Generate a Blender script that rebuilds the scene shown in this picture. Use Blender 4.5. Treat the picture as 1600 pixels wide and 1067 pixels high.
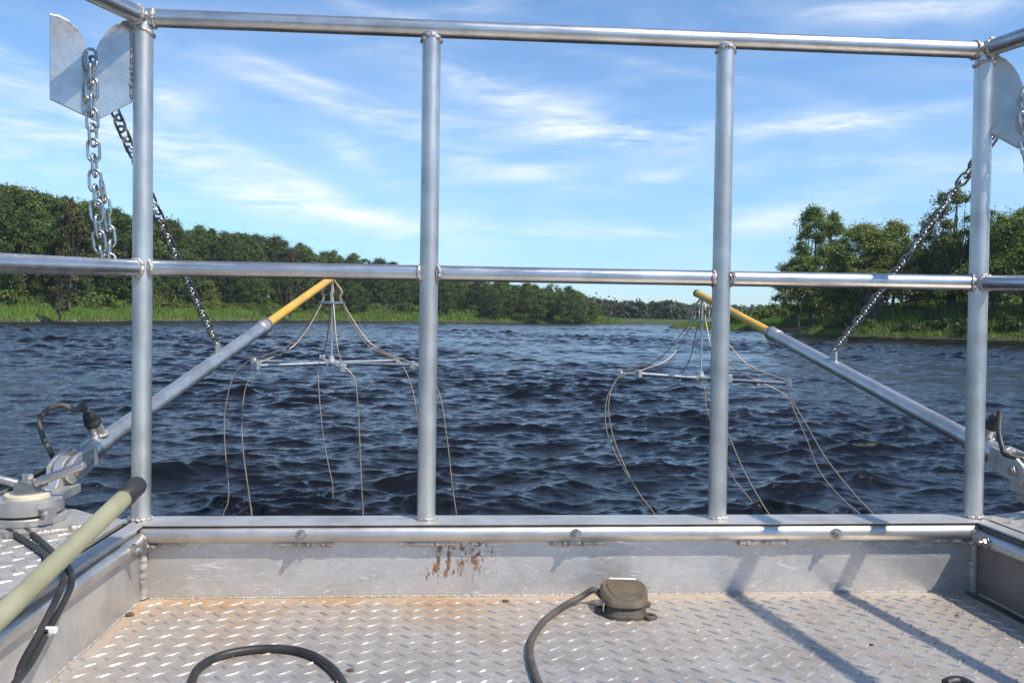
import bpy, bmesh, math, random
import numpy as np
from mathutils import Vector, Matrix

scene = bpy.context.scene
for o in list(bpy.data.objects):
    bpy.data.objects.remove(o)

# ------------------------------------------------------------------ camera
YAW, PITCH, ROLL, FPX = 0.0718, -0.0294, 0.0143, 1304.6
CAM = Vector((-0.254, -1.7255, 0.93))
_f = Vector((math.sin(YAW)*math.cos(PITCH), math.cos(YAW)*math.cos(PITCH), math.sin(PITCH)))
_r0 = Vector((math.cos(YAW), -math.sin(YAW), 0)); _u0 = _r0.cross(_f)
_r = _r0*math.cos(ROLL) + _u0*math.sin(ROLL); _u = -_r0*math.sin(ROLL) + _u0*math.cos(ROLL)
cam = bpy.data.cameras.new('camera'); camo = bpy.data.objects.new('camera', cam)
scene.collection.objects.link(camo)
camo.matrix_world = Matrix(((_r.x, _u.x, -_f.x, CAM.x), (_r.y, _u.y, -_f.y, CAM.y), (_r.z, _u.z, -_f.z, CAM.z), (0, 0, 0, 1)))
cam.sensor_width = 36; cam.lens = FPX/1600*36
cam.clip_start = 0.05; cam.clip_end = 8000
scene.camera = camo

def ray(x, y): return _f + _r*((x-800)/FPX) + _u*((533.5-y)/FPX)
def at(x, y, depth): return CAM + ray(x, y)*depth            # photo pixel + distance -> point in the place
def onz(x, y, z): d = ray(x, y); return CAM + d*((z-CAM.z)/d.z)
def ony(x, y, Y): d = ray(x, y); return CAM + d*((Y-CAM.y)/d.y)

# ------------------------------------------------------------------ sun + sky
SUN = Vector((0.55, -0.50, 1.0)).normalized()                 # towards the sun: behind the camera's right shoulder
SUN_EL = math.asin(SUN.z)
sl = bpy.data.lights.new('sun', 'SUN'); sl.energy = 3.5; sl.angle = math.radians(0.53); sl.color = (1, .93, .81)
so = bpy.data.objects.new('sun', sl); scene.collection.objects.link(so)
so.rotation_mode = 'QUATERNION'; so.rotation_quaternion = SUN.to_track_quat('Z', 'Y')
so.location = (0, 0, 30)

world = bpy.data.worlds.new('World'); scene.world = world; world.use_nodes = True
nt = world.node_tree; N = nt.nodes; L = nt.links
for n in list(N): N.remove(n)
def nd(t, tree=None, **kw):
    n = (tree or nt).nodes.new(t)
    for k, v in kw.items(): setattr(n, k, v)
    return n
def mth(op, a, b=None, c=None, tree=None, clamp=False):
    T = tree or nt
    n = T.nodes.new('ShaderNodeMath'); n.operation = op; n.use_clamp = clamp
    for i, v in enumerate((a, b, c)):
        if v is None: continue
        if isinstance(v, (int, float)): n.inputs[i].default_value = v
        else: T.links.new(v, n.inputs[i])
    return n.outputs[0]
sky = nd('ShaderNodeTexSky'); sky.sky_type = 'NISHITA'; sky.sun_disc = False
sky.sun_elevation = SUN_EL; sky.sun_rotation = math.atan2(SUN.x, SUN.y)
sky.altitude = 300; sky.air_density = 1.0; sky.dust_density = 0.0; sky.ozone_density = 3.0
hs = nd('ShaderNodeHueSaturation'); hs.inputs['Saturation'].default_value = 1.02; hs.inputs['Value'].default_value = 1.0
L.new(sky.outputs[0], hs.inputs['Color'])
tc = nd('ShaderNodeTexCoord'); sep = nd('ShaderNodeSeparateXYZ'); L.new(tc.outputs['Generated'], sep.inputs[0])
az = mth('ARCTAN2', sep.outputs[0], sep.outputs[1]); el = mth('ARCSINE', sep.outputs[2])
# cirrus: streaks given by photo centre, length, width, slope (down to the right, degrees), weight
CIR = [(235,222,300,26,17,.95),(110,215,180,20,12,.7),(400,250,140,18,22,.7),(265,150,60,26,10,.75),(40,100,90,16,18,.55),
       (540,172,170,16,16,.85),(640,180,80,12,5,.5),(860,170,210,34,17,.8),(960,208,190,20,2,1.0),(830,270,80,16,-4,.8),
       (725,255,50,20,-15,.6),(560,245,70,22,30,.55),(1370,185,190,16,-2,.85),(1330,190,90,30,20,.4),(1060,275,110,14,-4,.6),
       (520,340,230,24,4,.75),(370,300,150,16,8,.5),(1200,345,90,24,-8,.5),(1440,12,160,18,5,.8),(560,8,120,14,10,.55),
       (740,10,60,12,-8,.5),(470,120,120,10,15,.5),(1310,250,160,16,6,.4),(900,360,260,18,2,.35),(1000,100,150,12,12,.25),
       (-300,150,260,50,10,.8),(1900,220,260,50,-5,.8),(800,-160,300,40,10,.7),(2400,100,300,60,8,.8),(300,-300,400,50,-10,.6)]
acc = None
for (px, py, a, b, ang, w) in CIR:
    b *= .72; w = min(1.15, w*1.25)
    d = ray(px, py); d.normalize()
    ca, ce = math.atan2(d.x, d.y), math.asin(d.z)
    t = math.radians(-ang) ; c_, s_ = math.cos(t), math.sin(t)
    da = mth('SUBTRACT', az, ca); de = mth('SUBTRACT', el, ce)
    da = mth('MULTIPLY', da, math.cos(ce))
    u = mth('ADD', mth('MULTIPLY', da, c_*FPX/a/.8), mth('MULTIPLY', de, s_*FPX/a/.8))
    v = mth('ADD', mth('MULTIPLY', da, -s_*FPX/b), mth('MULTIPLY', de, c_*FPX/b))
    q = mth('ADD', mth('MULTIPLY', u, u), mth('MULTIPLY', v, v))
    g = mth('MULTIPLY', mth('POWER', 2.718, mth('MULTIPLY', q, -0.75)), w)
    acc = g if acc is None else mth('ADD', acc, g)
cmb = nd('ShaderNodeCombineXYZ'); L.new(az, cmb.inputs[0]); L.new(el, cmb.inputs[1])
def streak(rot, sx, sy, scale, det):
    mp = nd('ShaderNodeMapping'); L.new(cmb.outputs[0], mp.inputs[0])
    mp.inputs['Rotation'].default_value = (0, 0, math.radians(rot)); mp.inputs['Scale'].default_value = (sx, sy, 1)
    n = nd('ShaderNodeTexNoise'); L.new(mp.outputs[0], n.inputs['Vector'])
    n.inputs['Scale'].default_value = scale; n.inputs['Detail'].default_value = det; n.inputs['Roughness'].default_value = .62
    n.inputs['Distortion'].default_value = .6
    return n.outputs['Fac']
n1 = streak(14, 1, 4.5, 5.5, 7); n2 = streak(30, 1, 7, 16, 5); n3 = streak(-8, 1, 3, 2.2, 4)
tex = mth('ADD', mth('MULTIPLY', n1, 2.3), mth('MULTIPLY', n2, 1.1))
tex = mth('SUBTRACT', tex, 1.22)
den = mth('MULTIPLY', acc, tex, clamp=True)
veil = mth('MULTIPLY', mth('SUBTRACT', mth('ADD', n3, mth('MULTIPLY', n1, .8)), .80, clamp=True), .75)
low = mth('SUBTRACT', 1.0, mth('MULTIPLY', el, 1.0), clamp=True)
den = mth('ADD', mth('MULTIPLY', den, .80), mth('MULTIPLY', veil, low), clamp=True)
den = mth('MULTIPLY', den, .9)
mix = nd('ShaderNodeMix'); mix.data_type = 'RGBA'
tint = nd('ShaderNodeMix'); tint.data_type = 'RGBA'; tint.blend_type = 'MULTIPLY'; tint.inputs[0].default_value = 1; L.new(hs.outputs[0], tint.inputs[6]); tint.inputs[7].default_value = (.86, .98, 1.06, 1)
hz = nd('ShaderNodeMapRange'); L.new(el, hz.inputs[0]); hz.inputs[1].default_value = 0; hz.inputs[2].default_value = .22; hz.interpolation_type = 'SMOOTHSTEP'
hzm = nd('ShaderNodeMix'); hzm.data_type = 'RGBA'; L.new(hz.outputs[0], hzm.inputs[0]); hzm.inputs[6].default_value = (.62, .70, .84, 1); hzm.inputs[7].default_value = (1, 1, 1, 1)
ht = nd('ShaderNodeMix'); ht.data_type = 'RGBA'; ht.blend_type = 'MULTIPLY'; ht.inputs[0].default_value = 1; L.new(tint.outputs[2], ht.inputs[6]); L.new(hzm.outputs[2], ht.inputs[7])
L.new(den, mix.inputs[0]); L.new(ht.outputs[2], mix.inputs[6]); mix.inputs[7].default_value = (6.2, 6.5, 6.8, 1)
bg = nd('ShaderNodeBackground'); bg.inputs['Strength'].default_value = 0.117; L.new(mix.outputs[2], bg.inputs['Color'])
wo = nd('ShaderNodeOutputWorld'); L.new(bg.outputs[0], wo.inputs['Surface'])

scene.view_settings.view_transform = 'Standard'; scene.view_settings.look = 'None'
scene.view_settings.exposure = 0.62; scene.view_settings.gamma = 1.0
scene.render.engine = 'CYCLES'
scene.cycles.use_denoising = True
scene.cycles.sample_clamp_indirect = 6; scene.cycles.sample_clamp_direct = 30
scene.cycles.max_bounces = 6; scene.cycles.transparent_max_bounces = 4
scene.cycles.blur_glossy = 0.15; scene.cycles.caustics_reflective = True; scene.cycles.caustics_refractive = False

rng = np.random.default_rng(7); random.seed(7)

# ------------------------------------------------------------------ helpers
COL = scene.collection
def tag(o, label=None, cat=None, group=None, kind=None):
    if label: o['label'] = label
    if cat: o['category'] = cat
    if group: o['group'] = group
    if kind: o['kind'] = kind
    return o
def thing(name, loc, label, cat, group=None):
    o = bpy.data.objects.new(name, None); COL.objects.link(o); o.location = loc
    o.empty_display_size = .1
    return tag(o, label, cat, group)
def mesh_np(name, V, F4=None, F3=None, smooth=True, mats=None, mi=None):
    """mesh from numpy arrays: V (n,3), quads (m,4) and triangles (k,3)"""
    me = bpy.data.meshes.new(name)
    V = np.asarray(V, np.float32); me.vertices.add(len(V)); me.vertices.foreach_set('co', V.ravel())
    parts = []; starts = []; tot = 0; npoly = 0
    if F4 is not None and len(F4):
        F4 = np.asarray(F4, np.int32); parts.append(F4.ravel()); starts.append(np.arange(len(F4))*4); tot = F4.size; npoly += len(F4)
    if F3 is not None and len(F3):
        F3 = np.asarray(F3, np.int32); parts.append(F3.ravel()); starts.append(tot + np.arange(len(F3))*3); npoly += len(F3)
    idx = np.concatenate(parts); st = np.concatenate(starts).astype(np.int32)
    me.loops.add(len(idx)); me.loops.foreach_set('vertex_index', idx)
    me.polygons.add(npoly); me.polygons.foreach_set('loop_start', st)
    for m in (mats or []): me.materials.append(m)
    if mi is not None: me.polygons.foreach_set('material_index', np.asarray(mi, np.int32))
    me.update(calc_edges=True)
    me.polygons.foreach_set('use_smooth', np.full(npoly, smooth, bool))
    return me
class MB:
    """collects tubes, boxes, lathes ... into one bmesh in world coordinates"""
    def __init__(self): self.bm = bmesh.new()
    def tube(self, pts, r, n=16, cap=True, closed=False):
        pts = [Vector(p) for p in pts]; m = len(pts)
        rs = r if isinstance(r, (list, tuple)) else [r]*m
        def tan(i):
            if closed: return (pts[(i+1) % m]-pts[i-1]).normalized()
            return (pts[min(i+1, m-1)]-pts[max(i-1, 0)]).normalized()
        t0 = tan(0); ref = Vector((0, 0, 1)) if abs(t0.z) < .9 else Vector((1, 0, 0))
        nrm = (ref-t0*ref.dot(t0)).normalized(); rings = []
        for i in range(m):
            t = tan(i); nrm = (nrm-t*nrm.dot(t)).normalized(); b = t.cross(nrm)
            rings.append([self.bm.verts.new(pts[i]+(nrm*math.cos(a)+b*math.sin(a))*rs[i]) for a in [2*math.pi*k/n for k in range(n)]])
        for i in range(m if closed else m-1):
            A, B = rings[i], rings[(i+1) % m]
            for k in range(n):
                f = self.bm.faces.new((A[k], A[(k+1) % n], B[(k+1) % n], B[k])); f.smooth = True
        if cap and not closed:
            for ring, flip in ((rings[0], True), (rings[-1], False)):
                vs = [self.bm.verts.new(v.co) for v in ring]
                if flip: vs.reverse()
                self.bm.faces.new(vs)
        return self
    def box(self, c, half, rot=None, bevel=0.0):
        M = Matrix.Translation(Vector(c)) @ (rot.to_4x4() if rot else Matrix.Identity(4)) @ Matrix.Diagonal((half[0]*2, half[1]*2, half[2]*2, 1))
        g = bmesh.ops.create_cube(self.bm, size=1, matrix=M)
        if bevel:
            es = list({e for v in g['verts'] for e in v.link_edges})
            bmesh.ops.bevel(self.bm, geom=es, offset=bevel, segments=2, affect='EDGES', profile=.6)
        return self
    def lathe(self, base, axis, prof, n=28, phase=0.0):
        """prof: list of (radius, height) along axis from base; sharp rings are duplicated by the caller"""
        ax = Vector(axis).normalized(); ref = Vector((1, 0, 0)) if abs(ax.x) < .9 else Vector((0, 1, 0))
        e1 = (ref-ax*ref.dot(ax)).normalized(); e2 = ax.cross(e1); prev = None
        for (r, h) in prof:
            ring = [self.bm.verts.new(Vector(base)+ax*h+(e1*math.cos(phase+2*math.pi*k/n)+e2*math.sin(phase+2*math.pi*k/n))*max(r, 1e-5)) for k in range(n)]
            if prev:
                for k in range(n):
                    f = self.bm.faces.new((prev[k], prev[(k+1) % n], ring[(k+1) % n], ring[k])); f.smooth = False
            prev = ring
        return self
    def prism(self, poly, thick, bevel=0.0):
        """poly: list of 3D points (planar); extruded by vector thick"""
        a = [self.bm.verts.new(Vector(p)) for p in poly]; f = self.bm.faces.new(a)
        g = bmesh.ops.extrude_face_region(self.bm, geom=[f])
        vs = [x for x in g['geom'] if isinstance(x, bmesh.types.BMVert)]
        bmesh.ops.translate(self.bm, verts=vs, vec=Vector(thick))
        if bevel:
            es = list({e for v in vs+a for e in v.link_edges})
            bmesh.ops.bevel(self.bm, geom=es, offset=bevel, segments=2, affect='EDGES', profile=.6)
        return self
    def weld(self, pts, r, lump=.35, n=9, closed=False, step=.004):
        """a lumpy weld bead along a polyline"""
        P = resample(pts, step, closed)
        nz = [random.random()-.5 for _ in range(len(P)+2)]
        rs = [r*(1+lump*.9*(nz[i]+nz[i+1]+nz[i+2])/2+.10*math.sin(i*2.3)) for i in range(len(P))]
        P = [p+Vector((random.gauss(0, min(r*.2, .0008)), random.gauss(0, min(r*.2, .0008)), random.gauss(0, min(r*.2, .0008)))) for p in P]
        return self.tube(P, rs, n, closed=closed)
    def build(self, name, mat, parent=None, angle=35):
        bmesh.ops.recalc_face_normals(self.bm, faces=self.bm.faces[:])
        me = bpy.data.meshes.new(name); self.bm.to_mesh(me); self.bm.free()
        for m in (mat if isinstance(mat, (list, tuple)) else [mat]): me.materials.append(m)
        o = bpy.data.objects.new(name, me); COL.objects.link(o)
        if parent: attach(o, parent)
        return o
def wloc(o):
    l = Vector(o.location)
    while o.parent: o = o.parent; l += Vector(o.location)
    return l
def attach(o, parent):
    """parents o (whose mesh is in world coordinates) without moving it"""
    o.parent = parent; o.location = Vector(o.location)-wloc(parent)
    return o
def resample(pts, step, closed=False):
    pts = [Vector(p) for p in pts]
    if closed: pts = pts+[pts[0]]
    out = [pts[0].copy()]; carry = 0.0
    for a, b in zip(pts, pts[1:]):
        d = (b-a).length
        if d < 1e-9: continue
        t = step-carry
        while t <= d: out.append(a.lerp(b, t/d)); t += step
        carry = d-(t-step)
    if closed and len(out) > 3 and (out[-1]-out[0]).length < step*.5: out.pop()
    return out
def spline(pts, k=8):
    pts = [Vector(p) for p in pts]; P = [pts[0]*2-pts[1]]+pts+[pts[-1]*2-pts[-2]]; out = []
    for i in range(1, len(P)-2):
        p0, p1, p2, p3 = P[i-1:i+3]
        for j in range(k):
            t = j/k
            out.append(.5*((2*p1)+(p2-p0)*t+(2*p0-5*p1+4*p2-p3)*t*t+(3*p1-p0-3*p2+p3)*t**3))
    out.append(pts[-1]); return out

# ------------------------------------------------------------------ materials
def newmat(name):
    m = bpy.data.materials.new(name); m.use_nodes = True
    t = m.node_tree; p = t.nodes['Principled BSDF']
    return m, t, p
def noise(t, scale, detail=4, rough=.55, stretch=None, coord='Object', dist=0, rot=None):
    c = t.nodes.new('ShaderNodeTexCoord'); o = c.outputs[coord]
    if stretch or rot:
        mp = t.nodes.new('ShaderNodeMapping'); t.links.new(o, mp.inputs[0])
        if stretch: mp.inputs['Scale'].default_value = stretch
        if rot: mp.inputs['Rotation'].default_value = rot
        o = mp.outputs[0]
    n = t.nodes.new('ShaderNodeTexNoise'); t.links.new(o, n.inputs['Vector'])
    n.inputs['Scale'].default_value = scale; n.inputs['Detail'].default_value = detail
    n.inputs['Roughness'].default_value = rough; n.inputs['Distortion'].default_value = dist
    return n.outputs['Fac']
def rampf(t, fac, p0, p1, v0=0.0, v1=1.0):
    r = t.nodes.new('ShaderNodeMapRange'); t.links.new(fac, r.inputs[0])
    r.inputs[1].default_value = p0; r.inputs[2].default_value = p1; r.inputs[3].default_value = v0; r.inputs[4].default_value = v1
    return r.outputs[0]
def mixc(t, fac, a, b):
    m = t.nodes.new('ShaderNodeMix'); m.data_type = 'RGBA'
    if isinstance(fac, (int, float)): m.inputs[0].default_value = fac
    else: t.links.new(fac, m.inputs[0])
    for i, v in ((6, a), (7, b)):
        if isinstance(v, tuple): m.inputs[i].default_value = (*v, 1)
        else: t.links.new(v, m.inputs[i])
    return m.outputs[2]
def bump(t, p, h, strength=.2, dist=.01):
    b = t.nodes.new('ShaderNodeBump'); b.inputs['Strength'].default_value = strength; b.inputs['Distance'].default_value = dist
    t.links.new(h, b.inputs['Height']); t.links.new(b.outputs[0], p.inputs['Normal']); return b
def aluminium(name, col=(.60, .62, .64), rough=(.26, .42), stretch=(1, 1, 1), stain=.25, stainc=(.20, .17, .14), metal=.95, nscale=30):
    m, t, p = newmat(name)
    n1 = noise(t, nscale, 6, .6, stretch); n2 = noise(t, 9, 5, .6); n3 = noise(t, 140, 3, .5, stretch)
    base = mixc(t, rampf(t, n2, .42, .66), col, tuple(c*.70 for c in col))
    base = mixc(t, rampf(t, n1, .53, .74, 0, stain), base, stainc)
    t.links.new(base, p.inputs['Base Color']); p.inputs['Metallic'].default_value = metal
    r = mth('ADD', rampf(t, n1, .3, .7, rough[0], rough[1]), rampf(t, n3, .3, .7, -.04, .05), tree=t)
    t.links.new(r, p.inputs['Roughness'])
    bump(t, p, n3, .05, .0006)
    return m
M = {}
M['pipe'] = aluminium('pipe_aluminium', (.64, .63, .61), (.34, .50), (1, 1, .12), .35, (.30, .27, .24), metal=.88)
M['lip_pipe'] = aluminium('lip_pipe_aluminium', (.58, .565, .54), (.38, .52), (.12, 1, 1), .55, (.26, .20, .15), metal=.85)
M['rail'] = aluminium('rail_aluminium', (.60, .60, .60), (.26, .40), (.12, 1, 1), .30, (.34, .30, .26), metal=.92)
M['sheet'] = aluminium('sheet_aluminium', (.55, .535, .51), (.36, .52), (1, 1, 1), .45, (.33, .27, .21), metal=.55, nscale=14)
M['shade_panel'] = aluminium('shaded_sheet', (.22, .20, .18), (.45, .6), (1, 1, 1), .6, (.10, .085, .07), metal=.35, nscale=12)  # right panel's shade put into a darker, stained sheet colour
M['weld'] = aluminium('weld_aluminium', (.47, .44, .41), (.42, .65), (1, 1, 1), .75, (.16, .10, .07), metal=.65, nscale=70)
M['cast'] = aluminium('cast_aluminium', (.62, .60, .57), (.35, .5), (1, 1, 1), .3, (.35, .28, .2), metal=.75)
M['galv'] = aluminium('galvanised_sheet', (.47, .48, .48), (.22, .36), (1, 1, 1), .55, (.34, .34, .34), metal=.85, nscale=22)
M['chain'] = aluminium('chain_steel', (.50, .51, .50), (.22, .36), (1, 1, 1), .35, (.2, .17, .13), nscale=60)
M['oldchain'] = aluminium('weathered_chain_steel', (.42, .40, .37), (.28, .45), (1, 1, 1), .5, (.12, .09, .06), nscale=60)
M['steel'] = aluminium('stainless_bolt', (.50, .47, .44), (.34, .46), (1, 1, 1), .25, (.25, .15, .08), nscale=80)
M['cable_wire'] = aluminium('wire_rope_steel', (.52, .39, .28), (.38, .5), (1, 1, 1), .45, (.28, .13, .07), metal=.5, nscale=25)
def plain(name, col, rough=.5, var=.25, nscale=20, bumps=.1, dust=None, dustamt=.4, metal=0, spec=.5):
    m, t, p = newmat(name)
    n = noise(t, nscale, 5, .6); n2 = noise(t, nscale*5, 3, .5)
    base = mixc(t, rampf(t, n, .3, .7), tuple(c*(1-var) for c in col), tuple(min(1, c*(1+var)) for c in col))
    if dust: base = mixc(t, rampf(t, noise(t, nscale*.7, 6, .65, dist=.4), .42, .72, 0, dustamt), base, dust)
    t.links.new(base, p.inputs['Base Color']); p.inputs['Roughness'].default_value = rough; p.inputs['Metallic'].default_value = metal
    p.inputs['Specular IOR Level'].default_value = spec
    bump(t, p, n2, bumps, .002)
    return m
M['rubber'] = plain('black_rubber', (.020, .020, .021), .48, .25, 25, .15, (.12, .10, .08), .35)
M['grey_rubber'] = plain('dusty_rubber', (.07, .062, .055), .6, .25, 25, .15, (.2, .17, .13), .4)
M['fibreglass'] = plain('pale_green_fibreglass', (.29, .285, .185), .50, .18, 9, .15, (.17, .15, .095), .7)
M['yellow'] = plain('yellow_fibreglass', (.72, .40, .05), .42, .16, 7, .08, (.42, .27, .10), .5)
M['white_plastic'] = plain('white_plastic', (.75, .75, .73), .4, .05)
M['red_print'] = plain('red_sticker', (.30, .05, .04), .5, .1)
M['pedal'] = plain('olive_painted_casting', (.105, .080, .052), .55, .15, 40, .25, (.24, .18, .12), .4)
M['pedal_dark'] = plain('dark_pedal_base', (.07, .058, .04), .6, .2, 40, .25, (.2, .16, .11), .35)
M['weld_dull'] = plain('grimy_weld', (.38, .36, .335), .65, .25, 60, .3, (.26, .21, .17), .5, metal=.25)
M['crumb'] = plain('dark_crumb', (.08, .055, .035), .8, .3, 60, .4)
M['cream'] = plain('cream_plastic', (.58, .51, .38), .45, .1, 30, .05)
M['bark'] = plain('bark', (.10, .085, .07), .85, .35, 6, .6)
M['stone'] = plain('shore_stone', (.16, .14, .125), .85, .4, 3, .5)

# tread plate: dusty metal, tan silt along the front panel
def tread(name, silt=True):
    m, t, p = newmat(name)
    n1 = noise(t, 7, 6, .6); n2 = noise(t, 60, 4, .6); n3 = noise(t, 2.3, 5, .6, dist=.5)
    base = mixc(t, rampf(t, n2, .3, .7), (.465, .42, .37), (.56, .515, .465))
    base = mixc(t, rampf(t, n1, .50, .72, 0, .55), base, (.34, .275, .215))
    grime = noise(t, 4.2, 6, .7, dist=1.2)
    base = mixc(t, rampf(t, grime, .50, .68, 0, .45), base, (.23, .19, .155))
    if silt:
        g = t.nodes.new('ShaderNodeNewGeometry'); s = t.nodes.new('ShaderNodeSeparateXYZ'); t.links.new(g.outputs['Position'], s.inputs[0])
        dy = rampf(t, s.outputs[1], -.48, -.035, 0, 1)
        dx = rampf(t, s.outputs[0], .55, -.45, .42, 1)
        f = mth('MULTIPLY', mth('POWER', dy, 1.6, tree=t), dx, tree=t)
        f = mth('MULTIPLY', f, rampf(t, n1, .30, .62, .2, 1.25), tree=t, clamp=True)
        left = mth('MULTIPLY', rampf(t, s.outputs[0], -.70, -.86, 0, .7), rampf(t, n3, .4, .6), tree=t)
        f = mth('MAXIMUM', f, left, tree=t)
        base = mixc(t, f, base, (.36, .225, .12))
        met = rampf(t, f, 0, .8, .52, .0)
    else:
        met = None
    t.links.new(base, p.inputs['Base Color'])
    if met: t.links.new(met, p.inputs['Metallic'])
    else: p.inputs['Metallic'].default_value = .42
    t.links.new(rampf(t, n1, .3, .7, .38, .52), p.inputs['Roughness'])
    bump(t, p, n2, .10, .001)
    return m
M['tread'] = tread('tread_plate'); M['tread_side'] = tread('tread_plate_side', False)
M['lug'] = aluminium('tread_lug', (.60, .57, .53), (.20, .34), (1, 1, 1), .45, (.42, .34, .26), metal=.65, nscale=12)

# front panel: scuffed sheet with wiped scratches and a patch of dried brown mud runs
def panel_mat():
    m, t, p = newmat('scuffed_panel')
    g = t.nodes.new('ShaderNodeNewGeometry'); s = t.nodes.new('ShaderNodeSeparateXYZ'); t.links.new(g.outputs['Position'], s.inputs[0])
    X, Z = s.outputs[0], s.outputs[2]
    n1 = noise(t, 8, 6, .65, dist=1.2); n2 = noise(t, 22, 5, .7, (1, 1, 2.2), dist=2.5); n4 = noise(t, 90, 4, .6)
    scr = noise(t, 26, 3, .5, (1, 1, 9), dist=.9, rot=(0, .22, 0))
    base = mixc(t, rampf(t, n1, .35, .65), (.60, .60, .595), (.47, .465, .455))
    base = mixc(t, rampf(t, n4, .62, .75, 0, .25), base, (.36, .28, .2))
    sc1 = noise(t, 11, 4, .62, (1, 1, 5), dist=3.2, rot=(0, -.35, 0))
    base = mixc(t, mth('MULTIPLY', rampf(t, sc1, .585, .63), rampf(t, n1, .4, .6), tree=t), base, (.82, .82, .81))
    # mud runs (drips: stretched down), about where x in -.36..-.12
    mud = noise(t, 75, 5, .68, (1, 1, .34), dist=.7)
    env = mth('MULTIPLY', rampf(t, X, -.345, -.305), rampf(t, X, -.09, -.17), tree=t)
    env = mth('MULTIPLY', env, rampf(t, Z, .375, .402), tree=t)
    mud2 = noise(t, 190, 4, .6, (1, 1, .5))
    mud = mth('ADD', mth('MULTIPLY', mud, .72, tree=t), mth('MULTIPLY', mud2, .28, tree=t), tree=t)
    f = rampf(t, mth('ADD', mud, mth('MULTIPLY', env, .21, tree=t), tree=t), .722, .765)
    f = mth('MULTIPLY', f, rampf(t, env, .02, .3), tree=t, clamp=True)
    base = mixc(t, f, base, mixc(t, rampf(t, n4, .35, .65), (.17, .085, .045), (.30, .17, .10)))
    seam = rampf(t, mth('ADD', Z, mth('MULTIPLY', n1, .02, tree=t), tree=t), .377, .368)
    base = mixc(t, mth('MULTIPLY', seam, .55, tree=t), base, (.36, .29, .21))
    ends = mth('MULTIPLY', mth('MAXIMUM', rampf(t, X, -.76, -.87), rampf(t, X, .76, .87), tree=t), .5, tree=t)
    base = mixc(t, ends, base, (.33, .29, .25))
    t.links.new(base, p.inputs['Base Color'])
    t.links.new(mth('SUBTRACT', .50, mth('MULTIPLY', f, .50, tree=t), tree=t), p.inputs['Metallic'])
    r = mth('ADD', rampf(t, n2, .35, .65, .26, .46), mth('ADD', rampf(t, scr, .60, .68, 0, -.10), rampf(t, sc1, .57, .64, 0, -.14), tree=t), tree=t)
    t.links.new(r, p.inputs['Roughness'])
    shin = mth('MULTIPLY', rampf(t, X, .25, .55), rampf(t, X, .86, .78), tree=t)
    r = mth('MAXIMUM', mth('SUBTRACT', r, mth('MULTIPLY', shin, .14, tree=t), tree=t), .12, tree=t); t.links.new(r, p.inputs['Roughness'])
    b = bump(t, p, mth('ADD', n2, mth('MULTIPLY', scr, .5, tree=t), tree=t), .07, .006)
    return m
M['panel'] = panel_mat()

# water: tea-dark river
def water_mat():
    m, t, p = newmat('dark_river_water')
    p.inputs['Base Color'].default_value = (.0058, .0055, .0056, 1); p.inputs['IOR'].default_value = 1.333
    g = t.nodes.new('ShaderNodeNewGeometry'); s = t.nodes.new('ShaderNodeSeparateXYZ'); t.links.new(g.outputs['Position'], s.inputs[0])
    cd = t.nodes.new('ShaderNodeVectorMath'); cd.operation = 'DISTANCE'; t.links.new(g.outputs['Position'], cd.inputs[0]); cd.inputs[1].default_value = CAM
    far = rampf(t, cd.outputs['Value'], 25, 90, 0, 1)
    t.links.new(rampf(t, cd.outputs['Value'], 4, 70, .03, .12), p.inputs['Roughness'])
    r1 = noise(t, 9.5, 5, .62, (.75, 1, 1), dist=.6); r2 = noise(t, 3.2, 4, .6, (.6, 1, 1), dist=.4); r3 = noise(t, 1.1, 4, .6, (.5, 1, 1), dist=.3)
    r0 = noise(t, 26, 4, .6, (.55, 1, 1), dist=.8)
    r1 = mth('ADD', r1, mth('MULTIPLY', r0, .34, tree=t), tree=t)
    h = mth('ADD', mth('MULTIPLY', r1, .013, tree=t), mth('ADD', mth('MULTIPLY', r2, mth('MULTIPLY', far, .07, tree=t), tree=t), mth('MULTIPLY', r3, mth('MULTIPLY', far, .10, tree=t), tree=t), tree=t), tree=t)
    b = bump(t, p, h, 1.0, 1.0)
    # white flecks: foam, plus sun glints painted into the colour
    fo = noise(t, 2.6, 3, .6, (.6, 1, 1)); fo2 = noise(t, 34, 3, .55, (.7, 1, 1))
    f = mth('MULTIPLY', rampf(t, fo, .56, .68), rampf(t, fo2, .705, .735), tree=t)
    f = mth('MULTIPLY', f, .55, tree=t)
    d = t.nodes.new('ShaderNodeBsdfDiffuse'); d.inputs[0].default_value = (.6, .6, .6, 1)
    mx = t.nodes.new('ShaderNodeMixShader'); t.links.new(f, mx.inputs[0]); t.links.new(p.outputs[0], mx.inputs[1]); t.links.new(d.outputs[0], mx.inputs[2])
    t.links.new(mx.outputs[0], t.nodes['Material Output'].inputs['Surface'])
    return m
M['water'] = water_mat()

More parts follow.
